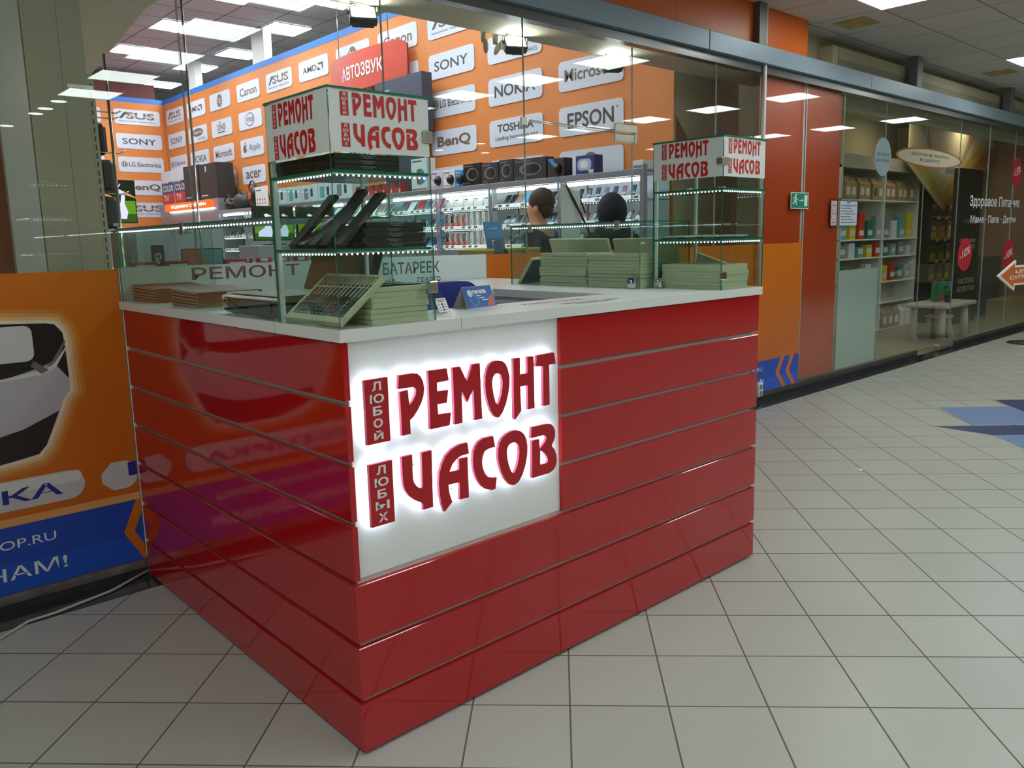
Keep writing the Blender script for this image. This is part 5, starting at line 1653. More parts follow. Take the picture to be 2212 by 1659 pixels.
for k in range(n):
    f = lambda s: Vector((2.845 + .185 * s, 1.985 - .03 * math.sin(s * 3.1), 0))
    a, b = f(k / n), f((k + 1) / n)
    za, zb = 1.775 - .05 * min(1, 1.9 * k / n), 1.775 - .05 * min(1, 1.9 * (k + 1) / n)
    q.face([a + Vector((0, 0, 1.36)), b + Vector((0, 0, 1.36)), b + Vector((0, 0, zb)), a + Vector((0, 0, za))], 0, True)
    q.face([a + Vector((0, .002, 1.36)), a + Vector((0, .002, za)), b + Vector((0, .002, zb)), b + Vector((0, .002, 1.36))], 0, True)
q.build('sheet', m_whitem, ws)
q = MB(); q.tube([(2.862, 1.96, 1.775), (2.93, 1.945, 1.66), (3.075, 1.93, 1.43)], .006, n=8, radii=[.005, .009, .006]); q.build('rod', m_black, ws)
q = MB(); q.tube([(3.02, 2.0, 1.72), (3.10, 2.0, 1.58)], .005, n=8); q.build('rod', m_black, ws)

# spotlights under the soffit
for k, (x, y, z) in enumerate(((2.66, 2.2, 2.66), (3.62, 2.2, 2.66), (1.52, 2.2, 2.655))):
    t = thing('floodlight', 'bright floodlight bracketed under the shop soffit, %s from the near corner' % ('second', 'third', 'first')[k], 'floodlight', (x, y, z), 0, 'soffit floodlights')
    T = Matrix.Translation((x, y, z)) @ Matrix.Rotation(math.radians(-25), 4, 'Z') @ Matrix.Rotation(math.radians(-38), 4, 'X')
    q = MB(); q.bbox((-.075, -.02, -.05), (.075, .035, .05), .006, 0, T)
    for j in range(5):
        q.box((-.06, .035, -.04 + j * .018), (.06, .05, -.034 + j * .018), 0, T)
    q.build('housing', m_dark, t)
    q = MB(); q.box((-.062, -.0225, -.04), (.062, -.0205, .04), 0, T); q.build('lens', m_spot, t)
    q = MB()
    for sx in (-.08, .08):
        a = T @ Vector((sx, .0, 0)); q.tube([a, (a.x, a.y, 2.70)], .006, n=6)
    q.tube([(x - .08, y, 2.707), (x + .08, y, 2.707)], .008, n=6)
    q.build('bracket', m_satin, t)
for k, x in enumerate((2.46, 2.56)):
    t = thing('soffit_camera', 'small white %s fixed under the soffit beside a floodlight' % ('motion sensor', 'lamp arm')[k], 'fixture', (x, 2.3, 2.64))
    q = MB(); q.tube([(x, 2.28, 2.718), (x, 2.28, 2.66)], .018, n=10, radii=[.022, .014]); q.build('bracket', m_cream, t)
    q = MB(); q.ball((x + .01, 2.27, 2.635), (.018, .018, .045), 0, 12, 8, Matrix.Translation((x, 2.27, 2.64)) @ Matrix.Rotation(.5 * k, 4, 'Y') @ Matrix.Translation((-x, -2.27, -2.64))); q.build('body', m_cream, t)

# shelving gondola near the glass: slotted panel with hooks and hanging cases
gd = thing('pegboard_gondola', 'beige slotted gondola end with wire hooks beside the orange poster', 'shelving', (-.07, 2.1, 0))
q = MB(); q.box((-.19, 2.05, 0), (.035, 2.075, 2.714)); q.build('end_panel', m_cream, gd)
q = MB(); q.box((.035, 2.048, 0), (.060, 2.078, 2.15), 0)
for k in range(22):
    q.box((.042, 2.0472, 1.33 + k * .036), (.047, 2.0481, 1.352 + k * .036), 1)
q.build('slotted_upright', [m_cream, m_dark], gd)
q = MB(); q.box((-.06, 2.0488, 0), (-.0585, 2.0502, 2.7)); q.build('panel_joint', m_grey, gd)
for k, z in enumerate((2.005, 1.985, 1.832, 1.655)):
    q = MB(); yy = 2.09 + .04 * (k == 1); q.tube([(.055, yy, z), (.15, yy, z - .004), (.175, yy, z + .010)], .0032, n=6); q.build('wire_hook', m_chrome, gd)
for k, (z0, z1, lab, mm_) in enumerate(((1.82, 1.955, 'black pouch hanging from the topmost gondola hook', m_black), (1.665, 1.80, 'blue grey and black pouch hanging from the middle gondola hook', m_dark), (1.50, 1.64, 'grey backpack pouch hanging from the lowest gondola hook', mat('bag_grey', (72, 74, 80), .7)))):
    t = thing('hanging_pouch', lab, 'pouch', (.085, 2.13, z0), 0, 'hanging pouches')
    q = MB(); q.bbox((.060, 2.085, z0), (.105 + .02 * (k > 0), 2.165, z1), .016); q.build('body', mm_, t)
    q = MB(); q.bbox((.048, 2.08, (z0 + z1) / 2), (.0595, 2.12, z1 + .03), .004); q.build('backing_card', [m_cream, mat('pouch_blue', (94, 104, 140), .6), m_grey][k], t)
    if k == 2:
        q = MB(); q.bbox((.09, 2.065, z0 + .01), (.118, 2.084, z0 + .022), .002, 0, None); q.build('price_tag', m_paper, t)
t = thing('gondola_sign', 'pale lit sign on a slotted bracket at the gondola top', 'sign', (.03, 2.12, 2.0))
q = MB(); q.bbox((.0, 2.10, 2.01), (.062, 2.125, 2.13), .003); q.build('sign_face', glow('sign_pale', (255, 226, 214), 1.5), t)
q = MB(); q.box((-.045, 2.046, 2.085), (.055, 2.0495, 2.10)); q.build('bracket', m_satin, t)
struct(MB().box((-7, 2.40, 0), (-.245, 2.45, 2.714)).build('wall_inner', mat('wall_rust', (150, 84, 50), .7)))
struct(MB().box((-.245, 2.36, 0), (-.04, 2.44, 2.714)).build('wall_pilaster', m_whitem))
for k, (xa, ya, za) in enumerate(((.055, 1.86, 2.715),)):
    q = MB(); q.tube([(xa, ya, 2.20), (xa, ya, .0)], .006, n=8)
    tag(q.build('chrome_rod', m_chrome), 'thin chrome rod standing behind the glass by the gondola', 'rod')
q = MB(); q.tube([(.375, 1.825, 2.69), (.375, 1.825, .0)], .005, n=8)
tag(q.build('chrome_rod', m_chrome), 'thin chrome rod behind the glass joint over the low case', 'rod')


# televisions with the bird picture
def tv(name, x0, x1, z0, z1, y, label, caption):
    t = thing(name, label, 'television', ((x0 + x1) / 2, y, z0 - .06), 0, 'televisions on display')
    q = MB(); q.bbox((x0 - .012, y, z0 - .012), (x1 + .012, y + .035, z1 + .012), .004); q.build('bezel', m_blackg, t)
    q = MB(); w, h = x1 - x0, z1 - z0
    P = plane((x0, y - .001, z0), (1, 0, 0), (0, 0, 1))
    q.prism([rect(0, 0, w, h)], P, 0, None, 0)
    q.prism([rect(0, 0, w, .52 * h)], P, -.0006, None, 1)
    q.prism([rect(0, 0, w, .2 * h)], P, -.0009, None, 2)
    # two pale long-billed birds on the grass
    for ox, s in ((.30, 1.0), (.74, .8)):
        body_ = [(ox * w - .22 * w * s, .1 * h), (ox * w + .12 * w * s, .08 * h), (ox * w + .16 * w * s, .25 * h), (ox * w + .1 * w * s, .45 * h), (ox * w + .12 * w * s, .62 * h), (ox * w + .10 * w * s, .74 * h), (ox * w + .02 * w * s, .80 * h), (ox * w - .05 * w * s, .76 * h), (ox * w - .02 * w * s, .70 * h), (ox * w + .04 * w * s, .66 * h), (ox * w + .02 * w * s, .48 * h), (ox * w - .06 * w * s, .36 * h), (ox * w - .2 * w * s, .25 * h)]
        q.prism([body_], P, -.0012 - .0003 * (s < 1), None, 3)
        q.prism([[(ox * w + .09 * w * s, .77 * h), (ox * w + .42 * w * s, .56 * h), (ox * w + .09 * w * s, .68 * h)]], P, -.0018, None, 4)
    if caption:
        q.text(caption, P, (.28 * w, .86 * h, .78 * w, .93 * h), 5, .02, .002)
    q.build('screen', SCR, t)
    q = MB(); q.bbox(((x0 + x1) / 2 - .12, y - .05, z0 - .062), ((x0 + x1) / 2 + .12, y + .09, z0 - .05), .003); q.bbox(((x0 + x1) / 2 - .02, y + .01, z0 - .05), ((x0 + x1) / 2 + .02, y + .03, z0 - .01), .003); q.build('stand', m_blackg, t)
    return t


SCR = [glow('screen_night', (38, 48, 34), .7), glow('screen_grass', (110, 160, 40), .8), glow('screen_reeds', (60, 100, 40), .7), glow('screen_bird', (216, 214, 255), 1.1), glow('screen_bill', (226, 150, 90), 1.0), glow('screen_text', (245, 250, 255), 1.4)]
tv('television', 1.44, 2.08, 1.70, 2.155, 8.0, 'television showing a white long-billed bird, by the far end wall', 'Full HD TV')
tv('television', 3.02, 3.50, 1.47, 1.84, 7.0, 'television with pale birds seen through the near display case, nearer the wall end', None)
tv('television', 3.56, 4.04, 1.47, 1.84, 7.0, 'television with pale birds seen through the near display case, next to the cabinets', None)
q = MB(); q.bbox((1.2, 7.8, 0), (2.4, 8.4, 1.636), .004); tag(q.build('television_table', m_shelfgrey), 'grey display table under the television by the far end wall', 'table')
q = MB(); q.bbox((2.95, 6.8, 0), (4.1, 7.3, 1.406), .004); tag(q.build('television_table', m_shelfgrey), 'grey display table under the pair of televisions', 'table')


# ---------------------------------------------------------------- two customers inside the shop
def skin(name, verts, edges, radii, m, parent, W):
    me = bpy.data.meshes.new(name)
    me.from_pydata([tuple(W @ Vector(v)) for v in verts], edges, [])
    o = bpy.data.objects.new(name, me)
    COL.objects.link(o)
    o.parent = parent
    o.matrix_parent_inverse = WM[parent].inverted()
    md = o.modifiers.new('skin', 'SKIN'); md.use_smooth_shade = True
    for i, sv in enumerate(me.skin_vertices[0].data):
        r = radii[i]
        sv.radius = r if hasattr(r, '__len__') else (r, r)
        sv.use_root = (i == 0)
    s = o.modifiers.new('sub', 'SUBSURF'); s.levels = 2; s.render_levels = 2
    me.materials.append(m)
    return o


def person(loc, rz, h, label, coat, trousers, hairm, hood=False):
    t = thing('person', label, 'person', loc, rz)
    W = WM[t] @ Matrix.Scale(h / 1.75, 4)
    V = [(0, 0, .95), (0, .01, 1.12), (0, .015, 1.30), (0, .01, 1.45), (0, -.01, 1.52), (0, -.02, 1.62), (0, -.03, 1.70),
         (.17, .01, 1.43), (.22, .03, 1.18), (.20, -.10, .96), (.20, -.15, .88), (-.17, .01, 1.43), (-.22, .03, 1.18), (-.20, -.10, .96), (-.20, -.15, .88),
         (.09, 0, .88), (.10, -.01, .50), (.10, .02, .09), (.11, -.12, .04), (-.09, 0, .88), (-.10, -.01, .50), (-.10, .02, .09), (-.11, -.12, .04)]
    E_ = [(0, 1), (1, 2), (2, 3), (3, 4), (4, 5), (5, 6), (3, 7), (7, 8), (8, 9), (9, 10), (3, 11), (11, 12), (12, 13), (13, 14), (0, 15), (15, 16), (16, 17), (17, 18), (0, 19), (19, 20), (20, 21), (21, 22)]
    Rr = [(.15, .10), (.135, .095), (.15, .10), (.12, .08), .055, (.072, .09), (.062, .082), .058, .045, .036, .032, .058, .045, .036, .032, .082, .056, .040, .036, .082, .056, .040, .036]
    skin('body', V, E_, Rr, m_skin, t, W)
    ci = [0, 1, 2, 3, 7, 8, 9, 11, 12, 13]
    mp_ = {v: i for i, v in enumerate(ci)}
    ce = [(mp_[a], mp_[b]) for a, b in E_ if a in mp_ and b in mp_]
    cr = [tuple(x + .022 for x in (Rr[i] if hasattr(Rr[i], '__len__') else (Rr[i], Rr[i]))) for i in ci]
    skin('jacket', [V[i] for i in ci], ce, cr, coat, t, W)
    ti = [0, 15, 16, 17, 19, 20, 21]
    mp2 = {v: i for i, v in enumerate(ti)}
    te = [(mp2[a], mp2[b]) for a, b in E_ if a in mp2 and b in mp2]
    tr = [tuple(x + .012 for x in (Rr[i] if hasattr(Rr[i], '__len__') else (Rr[i], Rr[i]))) for i in ti]
    skin('trousers', [V[i] for i in ti], te, tr, trousers, t, W)
    q = MB()
    if hood:
        q.ball((0, .005, 1.655), (.115, .135, .15), 0, 18, 12, W)
        q.ball((0, .03, 1.50), (.16, .13, .10), 0, 16, 8, W)
        q.build('hood', coat, t)
    else:
        q.ball((0, .022, 1.695), (.087, .107, .105), 0, 20, 12, W)
        q.ball((0, .06, 1.63), (.075, .05, .07), 0, 16, 10, W)
        q.build('hair', hairm, t)
        q = MB()
        for s in (-1, 1):
            q.ball((s * .082, .0, 1.625), (.012, .022, .034), 0, 12, 8, W)
        q.build('ear', m_skin, t)
    q = MB()
    q.ball((0, -.112, 1.625), (.014, .018, .022), 0, 10, 8, W)
    for s in (-1, 1):
        q.ball((s * .03, -.098, 1.655), (.012, .008, .007), 1, 10, 6, W)
    q.ball((0, -.10, 1.575), (.024, .008, .006), 2, 10, 6, W)
    q.build('face', [m_skin, m_black, m_brick], t)
    # hands: palm, four fingers and a thumb
    for s in (-1, 1):
        hv = [(s * .20, -.15, .88), (s * .20, -.17, .83), (s * .185, -.18, .78), (s * .195, -.185, .77), (s * .205, -.185, .77), (s * .215, -.18, .78), (s * .175, -.19, .82)]
        skin('hand', hv, [(0, 1), (1, 2), (1, 3), (1, 4), (1, 5), (0, 6)], [.03, .03, .009, .009, .009, .009, .009], m_skin, t, W)
    return t


person((3.42, 2.78, 0), math.radians(205), 1.76, 'person with short brown hair in a navy jacket, seen from behind inside the shop', m_navy, mat('jeans', (48, 56, 82), .8), m_hair)
person((3.72, 2.30, 0), math.radians(160), 1.70, 'person in a dark hooded navy jacket beside the hanging white sheet', mat('dark_navy', (26, 30, 44), .85), mat('jeans_dark', (40, 42, 56), .8), m_hair, True)

# ---------------------------------------------------------------- the grocery beyond the red film
m_groc = mat('grocery_wall', (192, 182, 150), .8)
struct(MB().box((6.4, 1.86, -.02), (22, 7, 0)).build('floor_grocery', mat('grocery_floor', (150, 136, 104), .4)))
struct(MB().box((6.42, 1.87, 3.0), (22, 7, 3.1)).build('ceiling_grocery', mat('grocery_ceiling', (178, 170, 146), .8)))
struct(MB().box((6.3, 1.87, 0), (6.4, 7, 3.1)).build('wall_grocery_side', m_groc))
struct(MB().box((6.4, 3.55, 0), (14.6, 3.6, 3.0)).build('wall_grocery_back', m_groc))
struct(MB().box((14.6, 1.87, 0), (14.7, 3.6, 3.0)).build('wall_grocery_end', mat('grocery_rose', (170, 130, 112), .8)))
struct(MB().box((6.42, 1.87, 2.72), (22, 2.12, 3.0)).build('trim_grocery_soffit', mat('soffit_grey', (150, 144, 122), .8)))
for k, xx in enumerate((8.3, 10.6, 12.9)):
    ceiling_lamp(xx, 2.75, 2.995, .55, glow('grocery_panel_%d' % k, (255, 238, 205), 6.5), 'warm ceiling panel inside the grocery, %s from the red film' % ORD[k], 'grocery ceiling lamps')
# painted chevrons above the dark shelf
cv_ = thing('chevron_mural', 'painted chevron panel in cream, rose, yellow and orange above the dark shelf', 'mural', (12.5, 3.25, 1.7))
Pm = front(3.027)
q = MB()
q.prism([[(10.98, 2.95), (14.46, 2.95), (14.5, 2.52), (12.33, 1.72), (10.98, 2.34)]], Pm, 0, .02, 0)
q.prism([[(10.99, 2.56), (11.3, 2.56), (12.25, 1.98), (13.75, 2.75), (14.2, 2.75), (12.30, 1.80), (10.99, 2.40)]], Pm, -.0012, None, 2)
q.prism([[(11.25, 2.95), (11.95, 2.36), (12.21, 2.145), (12.96, 2.36), (13.6, 2.95)]], Pm, -.0016, None, 1)
q.prism([[(11.6, 2.95), (11.93, 2.335), (12.93, 2.34), (13.3, 2.95)]], Pm, -.002, None, 0)
q.prism([[(11.93, 2.335), (12.21, 2.148), (12.93, 2.338)]], Pm, -.0024, None, 4)
q.prism([[(12.33, 1.72), (12.32, 1.80), (14.2, 2.75), (14.46, 2.75), (14.5, 2.52)]], Pm, -.0016, None, 3)
q.build('painted_panel', [mat('mural_cream', (206, 194, 158), .7), mat('mural_rose', (176, 142, 120), .7), mat('mural_yellow', (196, 168, 66), .7), mat('mural_orange', (186, 122, 78), .7), mat('mural_pale', (216, 208, 178), .7)], cv_)
q = MB(); q.box((11.78, 3.047, 2.46), (14.4, 3.54, 2.95)); q.build('backing', m_groc, cv_)

# white shelf of paper bags
wsf = thing('bag_shelf', 'white open shelving of brown paper bags in the grocery window', 'shelving', (10.5, 3.2, 0))
for k, z in enumerate((.02, .40, .70, 1.06, 1.31, 1.84)):
    q = MB(); q.bbox((9.25, 3.15, z - .02), (11.75, 3.5, z), .003); q.build('shelf', m_whitem, wsf)
for x in (9.25, 10.55, 11.73):
    q = MB(); q.box((x, 3.16, 0), (x + .03, 3.5, 2.28)); q.build('upright', m_whitem, wsf)
q = MB(); q.bbox((9.25, 3.14, 2.24), (11.75, 3.5, 2.42), .003); q.build('cornice', mat('shelf_head', (176, 172, 156), .6), wsf)
q = MB(); q.box((9.28, 3.48, 0), (11.73, 3.5, 2.24)); q.build('back_board', m_cream, wsf)


def paper_bag(x, y, z, s, m_, label, group, tagm):
    t = thing('paper_bag', label, 'paper bag', (x, y, z), 0, group)
    w, d, h = .075 * s, .05 * s, .26 * s
    q = MB()
    prof = [(w, d, 0), (w, d, .72 * h), (w * .8, d * .25, .9 * h), (w * .82, d * .12, h)]
    vs = []
    for a, b, c in prof:
        vs += [(x - a, y - b, z + c), (x + a, y - b, z + c), (x + a, y + b, z + c), (x - a, y + b, z + c)]
    fs = [[3, 2, 1, 0]] + [[4 * i + j, 4 * i + (j + 1) % 4, 4 * i + 4 + (j + 1) % 4, 4 * i + 4 + j] for i in range(3) for j in range(4)] + [[12, 13, 14, 15]]
    q.mesh(vs, fs); q.build('bag', m_, t)
    q = MB(); q.box((x - w * .6, y - d - .002, z + .2 * h), (x + w * .6, y - d, z + .55 * h)); q.build('label_patch', tagm, t)
    q = MB(); q.bbox((x - w * .84, y - d * .3, z + .86 * h), (x + w * .84, y + d * .3, z + .97 * h), .003); q.build('folded_top', m_, t)


for k in range(11):
    paper_bag(9.45 + k * .205, 3.22 + .02 * (k % 2), 1.841, 1.12, m_kraft, 'brown paper bag on the upper white shelf, %s from the red film' % ORD[k], 'paper bags on the upper shelf', m_green if k == 4 else m_paper)
for k in range(5):
    paper_bag(10.72 + k * .2, 3.2, .021, 1.15, m_paper if k > 2 else m_kraft, 'paper bag low on the white shelf by the grocery door, %s from the film' % ORD[k], 'paper bags on the lowest shelf', m_whitem)
GC = [m_teal, m_panelgrey, m_yellow, m_grey, m_brick, m_plaque, m_green]
for r, (z, hh) in enumerate(((1.312, .36), (1.062, .2), (.702, .26))):
    for k in range(9):
        x = 9.33 + k * .265
        carton('grocery_pack', (x, 3.19, z), (x + .17, 3.27, z + hh * (.7 + .3 * ((k * 7 + r) % 3) / 2)), [GC[(k * 2 + r * 3) % 7], m_paper, m_yellow], 'grocery pack on the %s white shelf, %s from the red film' % (('second', 'third', 'fourth')[r], ORD[k]), 'pack', 'packs on the white shelving', lambda q, P, u0, u1, v0, v1: q.prism([rect(u0 + .02, v0 + .05, u1 - .02, v0 + .12)], P, 0, None, 0), 'y')
# dark shelf of yellow packs
ds = thing('dark_shelf', 'black shelving with wooden shelves of yellow packs under the chevrons', 'shelving', (12.7, 3.1, 0))
m_shelfblack = mat('shelf_black', (22, 20, 20), .6)
q = MB(); q.box((11.98, 3.24, 0), (13.45, 3.26, 2.0)); q.box((11.98, 3.05, 0), (12.0, 3.24, 1.9)); q.box((13.43, 3.05, 0), (13.45, 3.24, 1.9)); q.build('carcass', m_shelfblack, ds)
for z in (1.62, 1.285, .957, .645, .35):
    q = MB(); q.bbox((12.0, 3.05, z - .025), (13.43, 3.24, z), .003); s = q.build('shelf', m_wood, ds)
    q = MB()
    for k in range(4):
        q.box((12.2 + k * .32, 3.044, z - .05), (12.32 + k * .32, 3.049, z - .005))
    q.build('price_ticket', m_whitem, s)
for r, z in enumerate((1.622, 1.287, .959, .647)):
    for k in range(4):
        x = 12.05 + k * .34
        mats = [[m_kraft, m_black, m_yellow], [mat('pack_%d_%d' % (r, k), [(206, 110, 60), (216, 150, 60), (206, 130, 70), (70, 150, 140)][k], .5), m_yellow, m_whitem], [mat('olive_pack_%d' % k, (96, 104, 44), .6), mat('lime_%d' % k, (186, 190, 40), .5), m_black], [mat('tan_pack_%d' % k, (126, 104, 46), .6), m_yellow, m_wood]][r]
        carton('snack_pack', (x, 3.08, z), (x + .25, 3.2, z + (.30, .27, .24, .24)[r]), mats, 'snack pack on the dark shelf, %s row down, %s from the white shelving' % (ORD[r], ORD[k]), 'pack', 'packs on the dark shelf', lambda q, P, u0, u1, v0, v1: (q.prism([rect(u0 + .01, v0 + .005, u1 - .01, v0 + .10)], P, 0, None, 0), q.prism([rect(u0 + .05, v0 + .13, u1 - .05, v0 + .18)], P, 0, None, 1)), 'y')
# chalk lettered pillar
cb = thing('chalkboard_pillar', 'black pillar with white chalk lettering right of the grocery door'.replace('right of', 'past'), 'pillar', (12.3, 2.65, 0))
q = MB(); q.bbox((11.85, 2.62, 0), (12.75, 2.72, 2.3), .004); q.build('board', m_shelfblack, cb)
q = MB(); Pc2 = front(2.6195)
for i, (tx, a, b, c, d) in enumerate((('PLAYFULLY', 12.1, 1.50, 12.6, 1.56), ('chocolate', 11.95, 1.22, 12.6, 1.29), ('CARAMEL', 12.05, 1.12, 12.6, 1.19), ('GREAT', 11.9, .88, 12.4, .98), ('EXCITING', 12.0, .60, 12.65, .68), ('ADVENTURE', 11.95, .48, 12.7, .56))):
    q.text(tx, Pc2, (a, b, c, d), 0, 0, 0)
q.build('lettering', mat('chalk', (206, 206, 196), .8), cb)
# counters deeper in
q = MB(); q.bbox((12.9, 2.2, 0), (14.2, 2.5, .32), .004); tag(q.build('wood_counter', m_wood), 'low wooden counter front at the far end of the grocery', 'counter')
q = MB(); q.bbox((13.47, 2.75, 0), (14.3, 3.1, .95), .004); tag(q.build('grey_counter', mat('slate', (70, 78, 80), .5)), 'slate grey till counter behind the chalk lettered pillar', 'counter')
for k in range(4):
    carton('shelf_carton', (13.5 + k * .25, 3.3, 1.0), (13.7 + k * .25, 3.4, 1.2 + .1 * (k % 2)), [[m_paper, m_brick, m_plaque, m_yellow][k], m_whitem], 'small carton on the till counter, %s from the pillar' % ORD[k], 'carton', 'cartons on the till counter', lambda q, P, u0, u1, v0, v1: q.prism([rect(u0 + .02, v0 + .03, u1 - .02, v0 + .08)], P, 0, None, 0), 'y')
q = MB(); q.bbox((13.45, 3.25, 0), (14.55, 3.45, .998), .004); tag(q.build('till_shelf', m_groc), 'beige low shelf behind the till counter', 'shelf')
# children's table, stool and what is on it
kt = thing('kids_table', 'pale pink children\'s table with tapered legs behind the grocery glass', 'table', (10.15, 2.15, 0))
q = MB(); q.bbox((9.62, 1.92, .435), (10.66, 2.44, .485), .012); q.build('tabletop', m_pink, kt)
for x, y in ((9.75, 2.02), (10.53, 2.02), (9.75, 2.36), (10.53, 2.36)):
    q = MB(); q.tube([(x, y, .435), (x, y, 0)], .04, n=14, radii=[.035, .055]); q.build('leg', m_pink, kt)
ks = thing('kids_stool', 'cream children\'s stool with fat tapered legs under the table edge', 'stool', (9.95, 2.28, 0))
q = MB(); q.lathe([(.14, .27), (.17, .285), (.17, .305), (.15, .315)], (10.14, 2.2, 0), n=24); q.build('seat', mat('stool_cream', (206, 204, 176), .5), ks)
for a in (.6, 2.2, 3.7, 5.3):
    x, y = 10.14 + .11 * math.cos(a), 2.2 + .11 * math.sin(a)
    q = MB(); q.tube([(x, y, .272), (10.14 + .15 * math.cos(a), 2.2 + .15 * math.sin(a), 0)], .04, n=14, radii=[.03, .052]); q.build('leg', bpy.data.materials['stool_cream'], ks)
t = carton('game_carton', (10.1, 2.2, .486), (10.5, 2.3, .735), [mat('game_green', (44, 128, 84), .5), m_black, m_brick, m_skyblue], 'green game carton with a blue side standing on the children\'s table', 'carton', None, lambda q, P, u0, u1, v0, v1: (q.prism([ell((u0 + u1) / 2, v1 - .08, .07, .03, 14)], P, 0, None, 0), q.prism([rect(u0, v0, u1, v0 + .07)], P, 0, None, 1), q.prism([rect(u1 - .06, v0, u1, v1)], P, -.0004, None, 2)), 'y')
pp = thing('potted_grass', 'small pot of green grass on the children\'s table', 'plant', (10.07, 2.08, .485))
q = MB(); q.lathe([(.035, 0), (.05, .09), (.047, .095)], (10.07, 2.08, .486), n=18); q.build('pot', m_black, pp)
q = MB()
for k in range(60):
    a, r = random.uniform(0, 6.28), random.uniform(0, .042)
    x, y = 10.07 + r * math.cos(a), 2.08 + r * math.sin(a)
    q.tube([(x, y, .575), (x + .02 * math.cos(a), y + .02 * math.sin(a), .575 + random.uniform(.06, .11))], .003, n=3, radii=[.003, .0008], cap=False)
q.build('grass_blades', mat('grass_green', (70, 140, 40), .6), pp)

# ---------------------------------------------------------------- signs on the glass fronts
def decal(name, loops, mats, label, cat, y=1.7735, extra=None, group=None, thick=.002):
    t = thing(name, label, cat, (sum(p[0] for p in loops[0]) / len(loops[0]), y, min(p[1] for p in loops[0])), 0, group)
    q = MB(); q.prism(loops, front(y), -thick, -.0004, 0); q.build('panel', mats[0], t)
    if extra:
        q = MB(); extra(q, front(y - thick - .0006)); q.build('print', mats[1:], t)
    return t


ex = decal('exit_sign', [rect(5.445, 1.622, 5.752, 1.762)], [m_whitem, m_green, m_whitem], 'green emergency exit sign with a running figure on the white pole', 'sign', 1.771,
           lambda q, P: (q.prism([rect(5.452, 1.629, 5.745, 1.755)], P, 0, None, 0), q.prism([rect(5.675, 1.645, 5.728, 1.74)], P, -.0008, None, 1),
                         q.prism([rect(5.585, 1.69, 5.645, 1.698)], P, -.0008, None, 1), q.prism([[(5.637, 1.68), (5.662, 1.694), (5.637, 1.708)]], P, -.0008, None, 1),
                         q.prism([ell(5.528, 1.738, .0105, .0105, 14)], P, -.0008, None, 1), q.prism([[(5.502, 1.722), (5.53, 1.726), (5.545, 1.706), (5.562, 1.700), (5.56, 1.693), (5.54, 1.697), (5.53, 1.71), (5.525, 1.695), (5.545, 1.68), (5.54, 1.652), (5.53, 1.653), (5.532, 1.675), (5.512, 1.685), (5.50, 1.668), (5.475, 1.660), (5.474, 1.669), (5.494, 1.677), (5.508, 1.700), (5.513, 1.715), (5.498, 1.712), (5.487, 1.696), (5.481, 1.701)]], P, -.0008, None, 1)))


def papers(q, P, x0, x1, m):
    q.prism([rect(x0 + .03, 1.475, x1 - .02, 1.70)], P, 0, None, 0)
    for k in range(7):
        q.prism([rect(x0 + .05, 1.50 + k * .026, x1 - .04 - .05 * (k % 3), 1.508 + k * .026)], P, -.0006, None, 1)


t = decal('framed_notice', [rect(6.33, 1.45, 6.73, 1.735)], [m_acryl, mat('notice_blue', (196, 204, 226), .5), m_inkgrey, m_skyblue], 'clear framed notice with pale drawings on the grocery glass', 'notice', 1.7735,
          lambda q, P: (papers(q, P, 6.33, 6.73, 0), q.prism([ell(6.52, 1.62, .05, .045, 20), ell(6.52, 1.62, .042, .037, 20)[::-1]], P, -.0008, None, 1), q.prism([rect(6.49, 1.68, 6.56, 1.71)], P, -.0008, None, 2)))
t = decal('framed_notice', [rect(6.15, 1.447, 6.315, 1.725)], [m_acryl, mat('notice_rose', (204, 176, 186), .5), m_inkgrey], 'narrow clear framed notice on the red film', 'notice', 1.7735, lambda q, P: papers(q, P, 6.15, 6.315, 0))
decal('oval_sticker', [ell(7.23, 2.146, .19, .187)], [mat('oval_blue', (150, 172, 176), .4), m_textd], 'pale blue oval sticker on a grocery glass joint', 'sticker', 1.7735,
      lambda q, P: (q.text('Продукты', P, (7.09, 2.15, 7.37, 2.19), 0, .01, 0), q.text('для фитнеса', P, (7.08, 2.09, 7.38, 2.13), 0, .01, 0)))
decal('oval_sticker', [ell(8.44, 2.19, .92, .105, 40)], [mat('oval_brown', (136, 70, 44), .5), mat('oval_pale', (176, 168, 142), .5), m_textd], 'long brown rimmed oval sticker above the grocery door', 'sticker', 1.7735,
      lambda q, P: (q.prism([ell(8.44, 2.19, .87, .088, 40)], P, 0, None, 0), q.text('здоровый перекус', P, (7.9, 2.195, 8.98, 2.245), 1, .01, .0006), q.text('в школу', P, (8.15, 2.135, 8.7, 2.18), 1, .01, .0006)))
m_stk = mat('sticker_red', (188, 34, 46), .45)
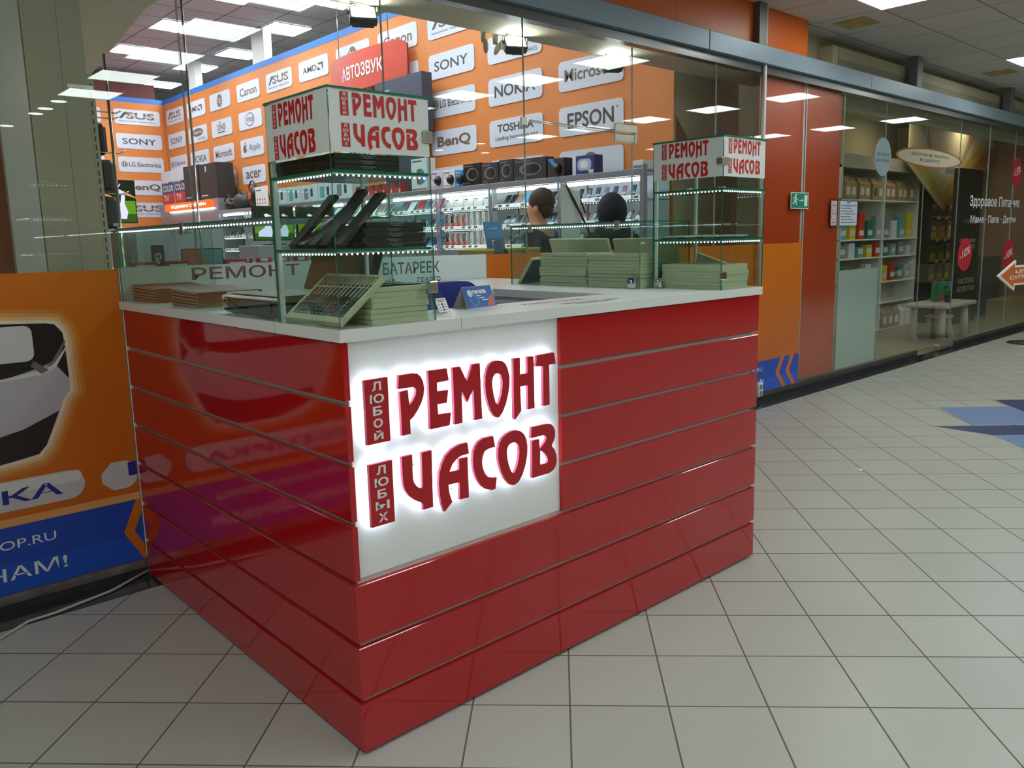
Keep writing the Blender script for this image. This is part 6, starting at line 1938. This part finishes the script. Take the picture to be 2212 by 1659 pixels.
for k, (cx, cz, rx, rz, tx, lab) in enumerate(((9.66, 1.11, .23, .20, '-10%', 'red oval discount sticker nearest the grocery door'), (11.28, 1.05, .22, .21, '-10%', 'red oval discount sticker behind the arrow sign'), (11.40, 2.15, .19, .2, '-15%', 'red oval discount sticker high on the far glass'))):
    decal('discount_sticker', [ell(cx, cz, rx, rz)], [m_stk, m_whitem], lab, 'sticker', 1.7735, lambda q, P: q.text(tx, plane(P(cx - rx * .75, cz - .07), Vector((1, 0, .25)).normalized(), (0, 0, 1)), (0, 0, rx * 1.5, .10), 0, .01, .0006), 'red discount stickers')
t = thing('window_lettering', 'white script lettering across the far grocery glass', 'lettering', (10.5, 1.7735, 1.5))
q = MB(); Pw = front(1.7728)
q.text('Здоровое Питание', Pw, (9.72, 1.66, 11.6, 1.82), 0, .01, 0); q.text('Маме · Папе · Детям', Pw, (9.78, 1.47, 11.5, 1.58), 0, .01, 0)
q.build('lettering', m_textw, t)
# the orange arrow board out in the hall
ar = thing('arrow_sign', 'orange arrow board with a white edge standing out in the hall', 'sign', (9.7, 1.2, 0))
Pa = front(1.2)
AL = [(9.02, .888), (9.62, 1.045), (9.62, .985), (10.9, .96), (10.9, .72), (9.63, .755), (9.62, .692)]
q = MB(); q.prism([AL], Pa, 0, .02, 0); q.build('board', m_whitem, ar)
q = MB(); cx, cz = 9.95, .868
q.prism([[(9.10, .887), (9.585, 1.012), (9.585, .962), (10.85, .94), (10.85, .742), (9.595, .778), (9.585, .727)]], Pa, -.001, None, 0)
q.text('ЦЕНЫ', Pa, (9.62, .885, 10.3, .93), 1, .03, .002); q.text('СУПЕР', Pa, (9.42, .825, 10.2, .87), 1, .03, .002)
q.build('print', [mat('arrow_orange', (214, 108, 48), .4), m_textw], ar)
q = MB(); q.tube([(10.3, 1.225, .95), (10.3, 1.225, .03)], .015, n=10); q.build('post', m_grey, ar)
q = MB(); q.lathe([(.2, 0), (.2, .012), (.03, .03)], (10.3, 1.225, 0), n=24); q.build('base', m_dark, ar)
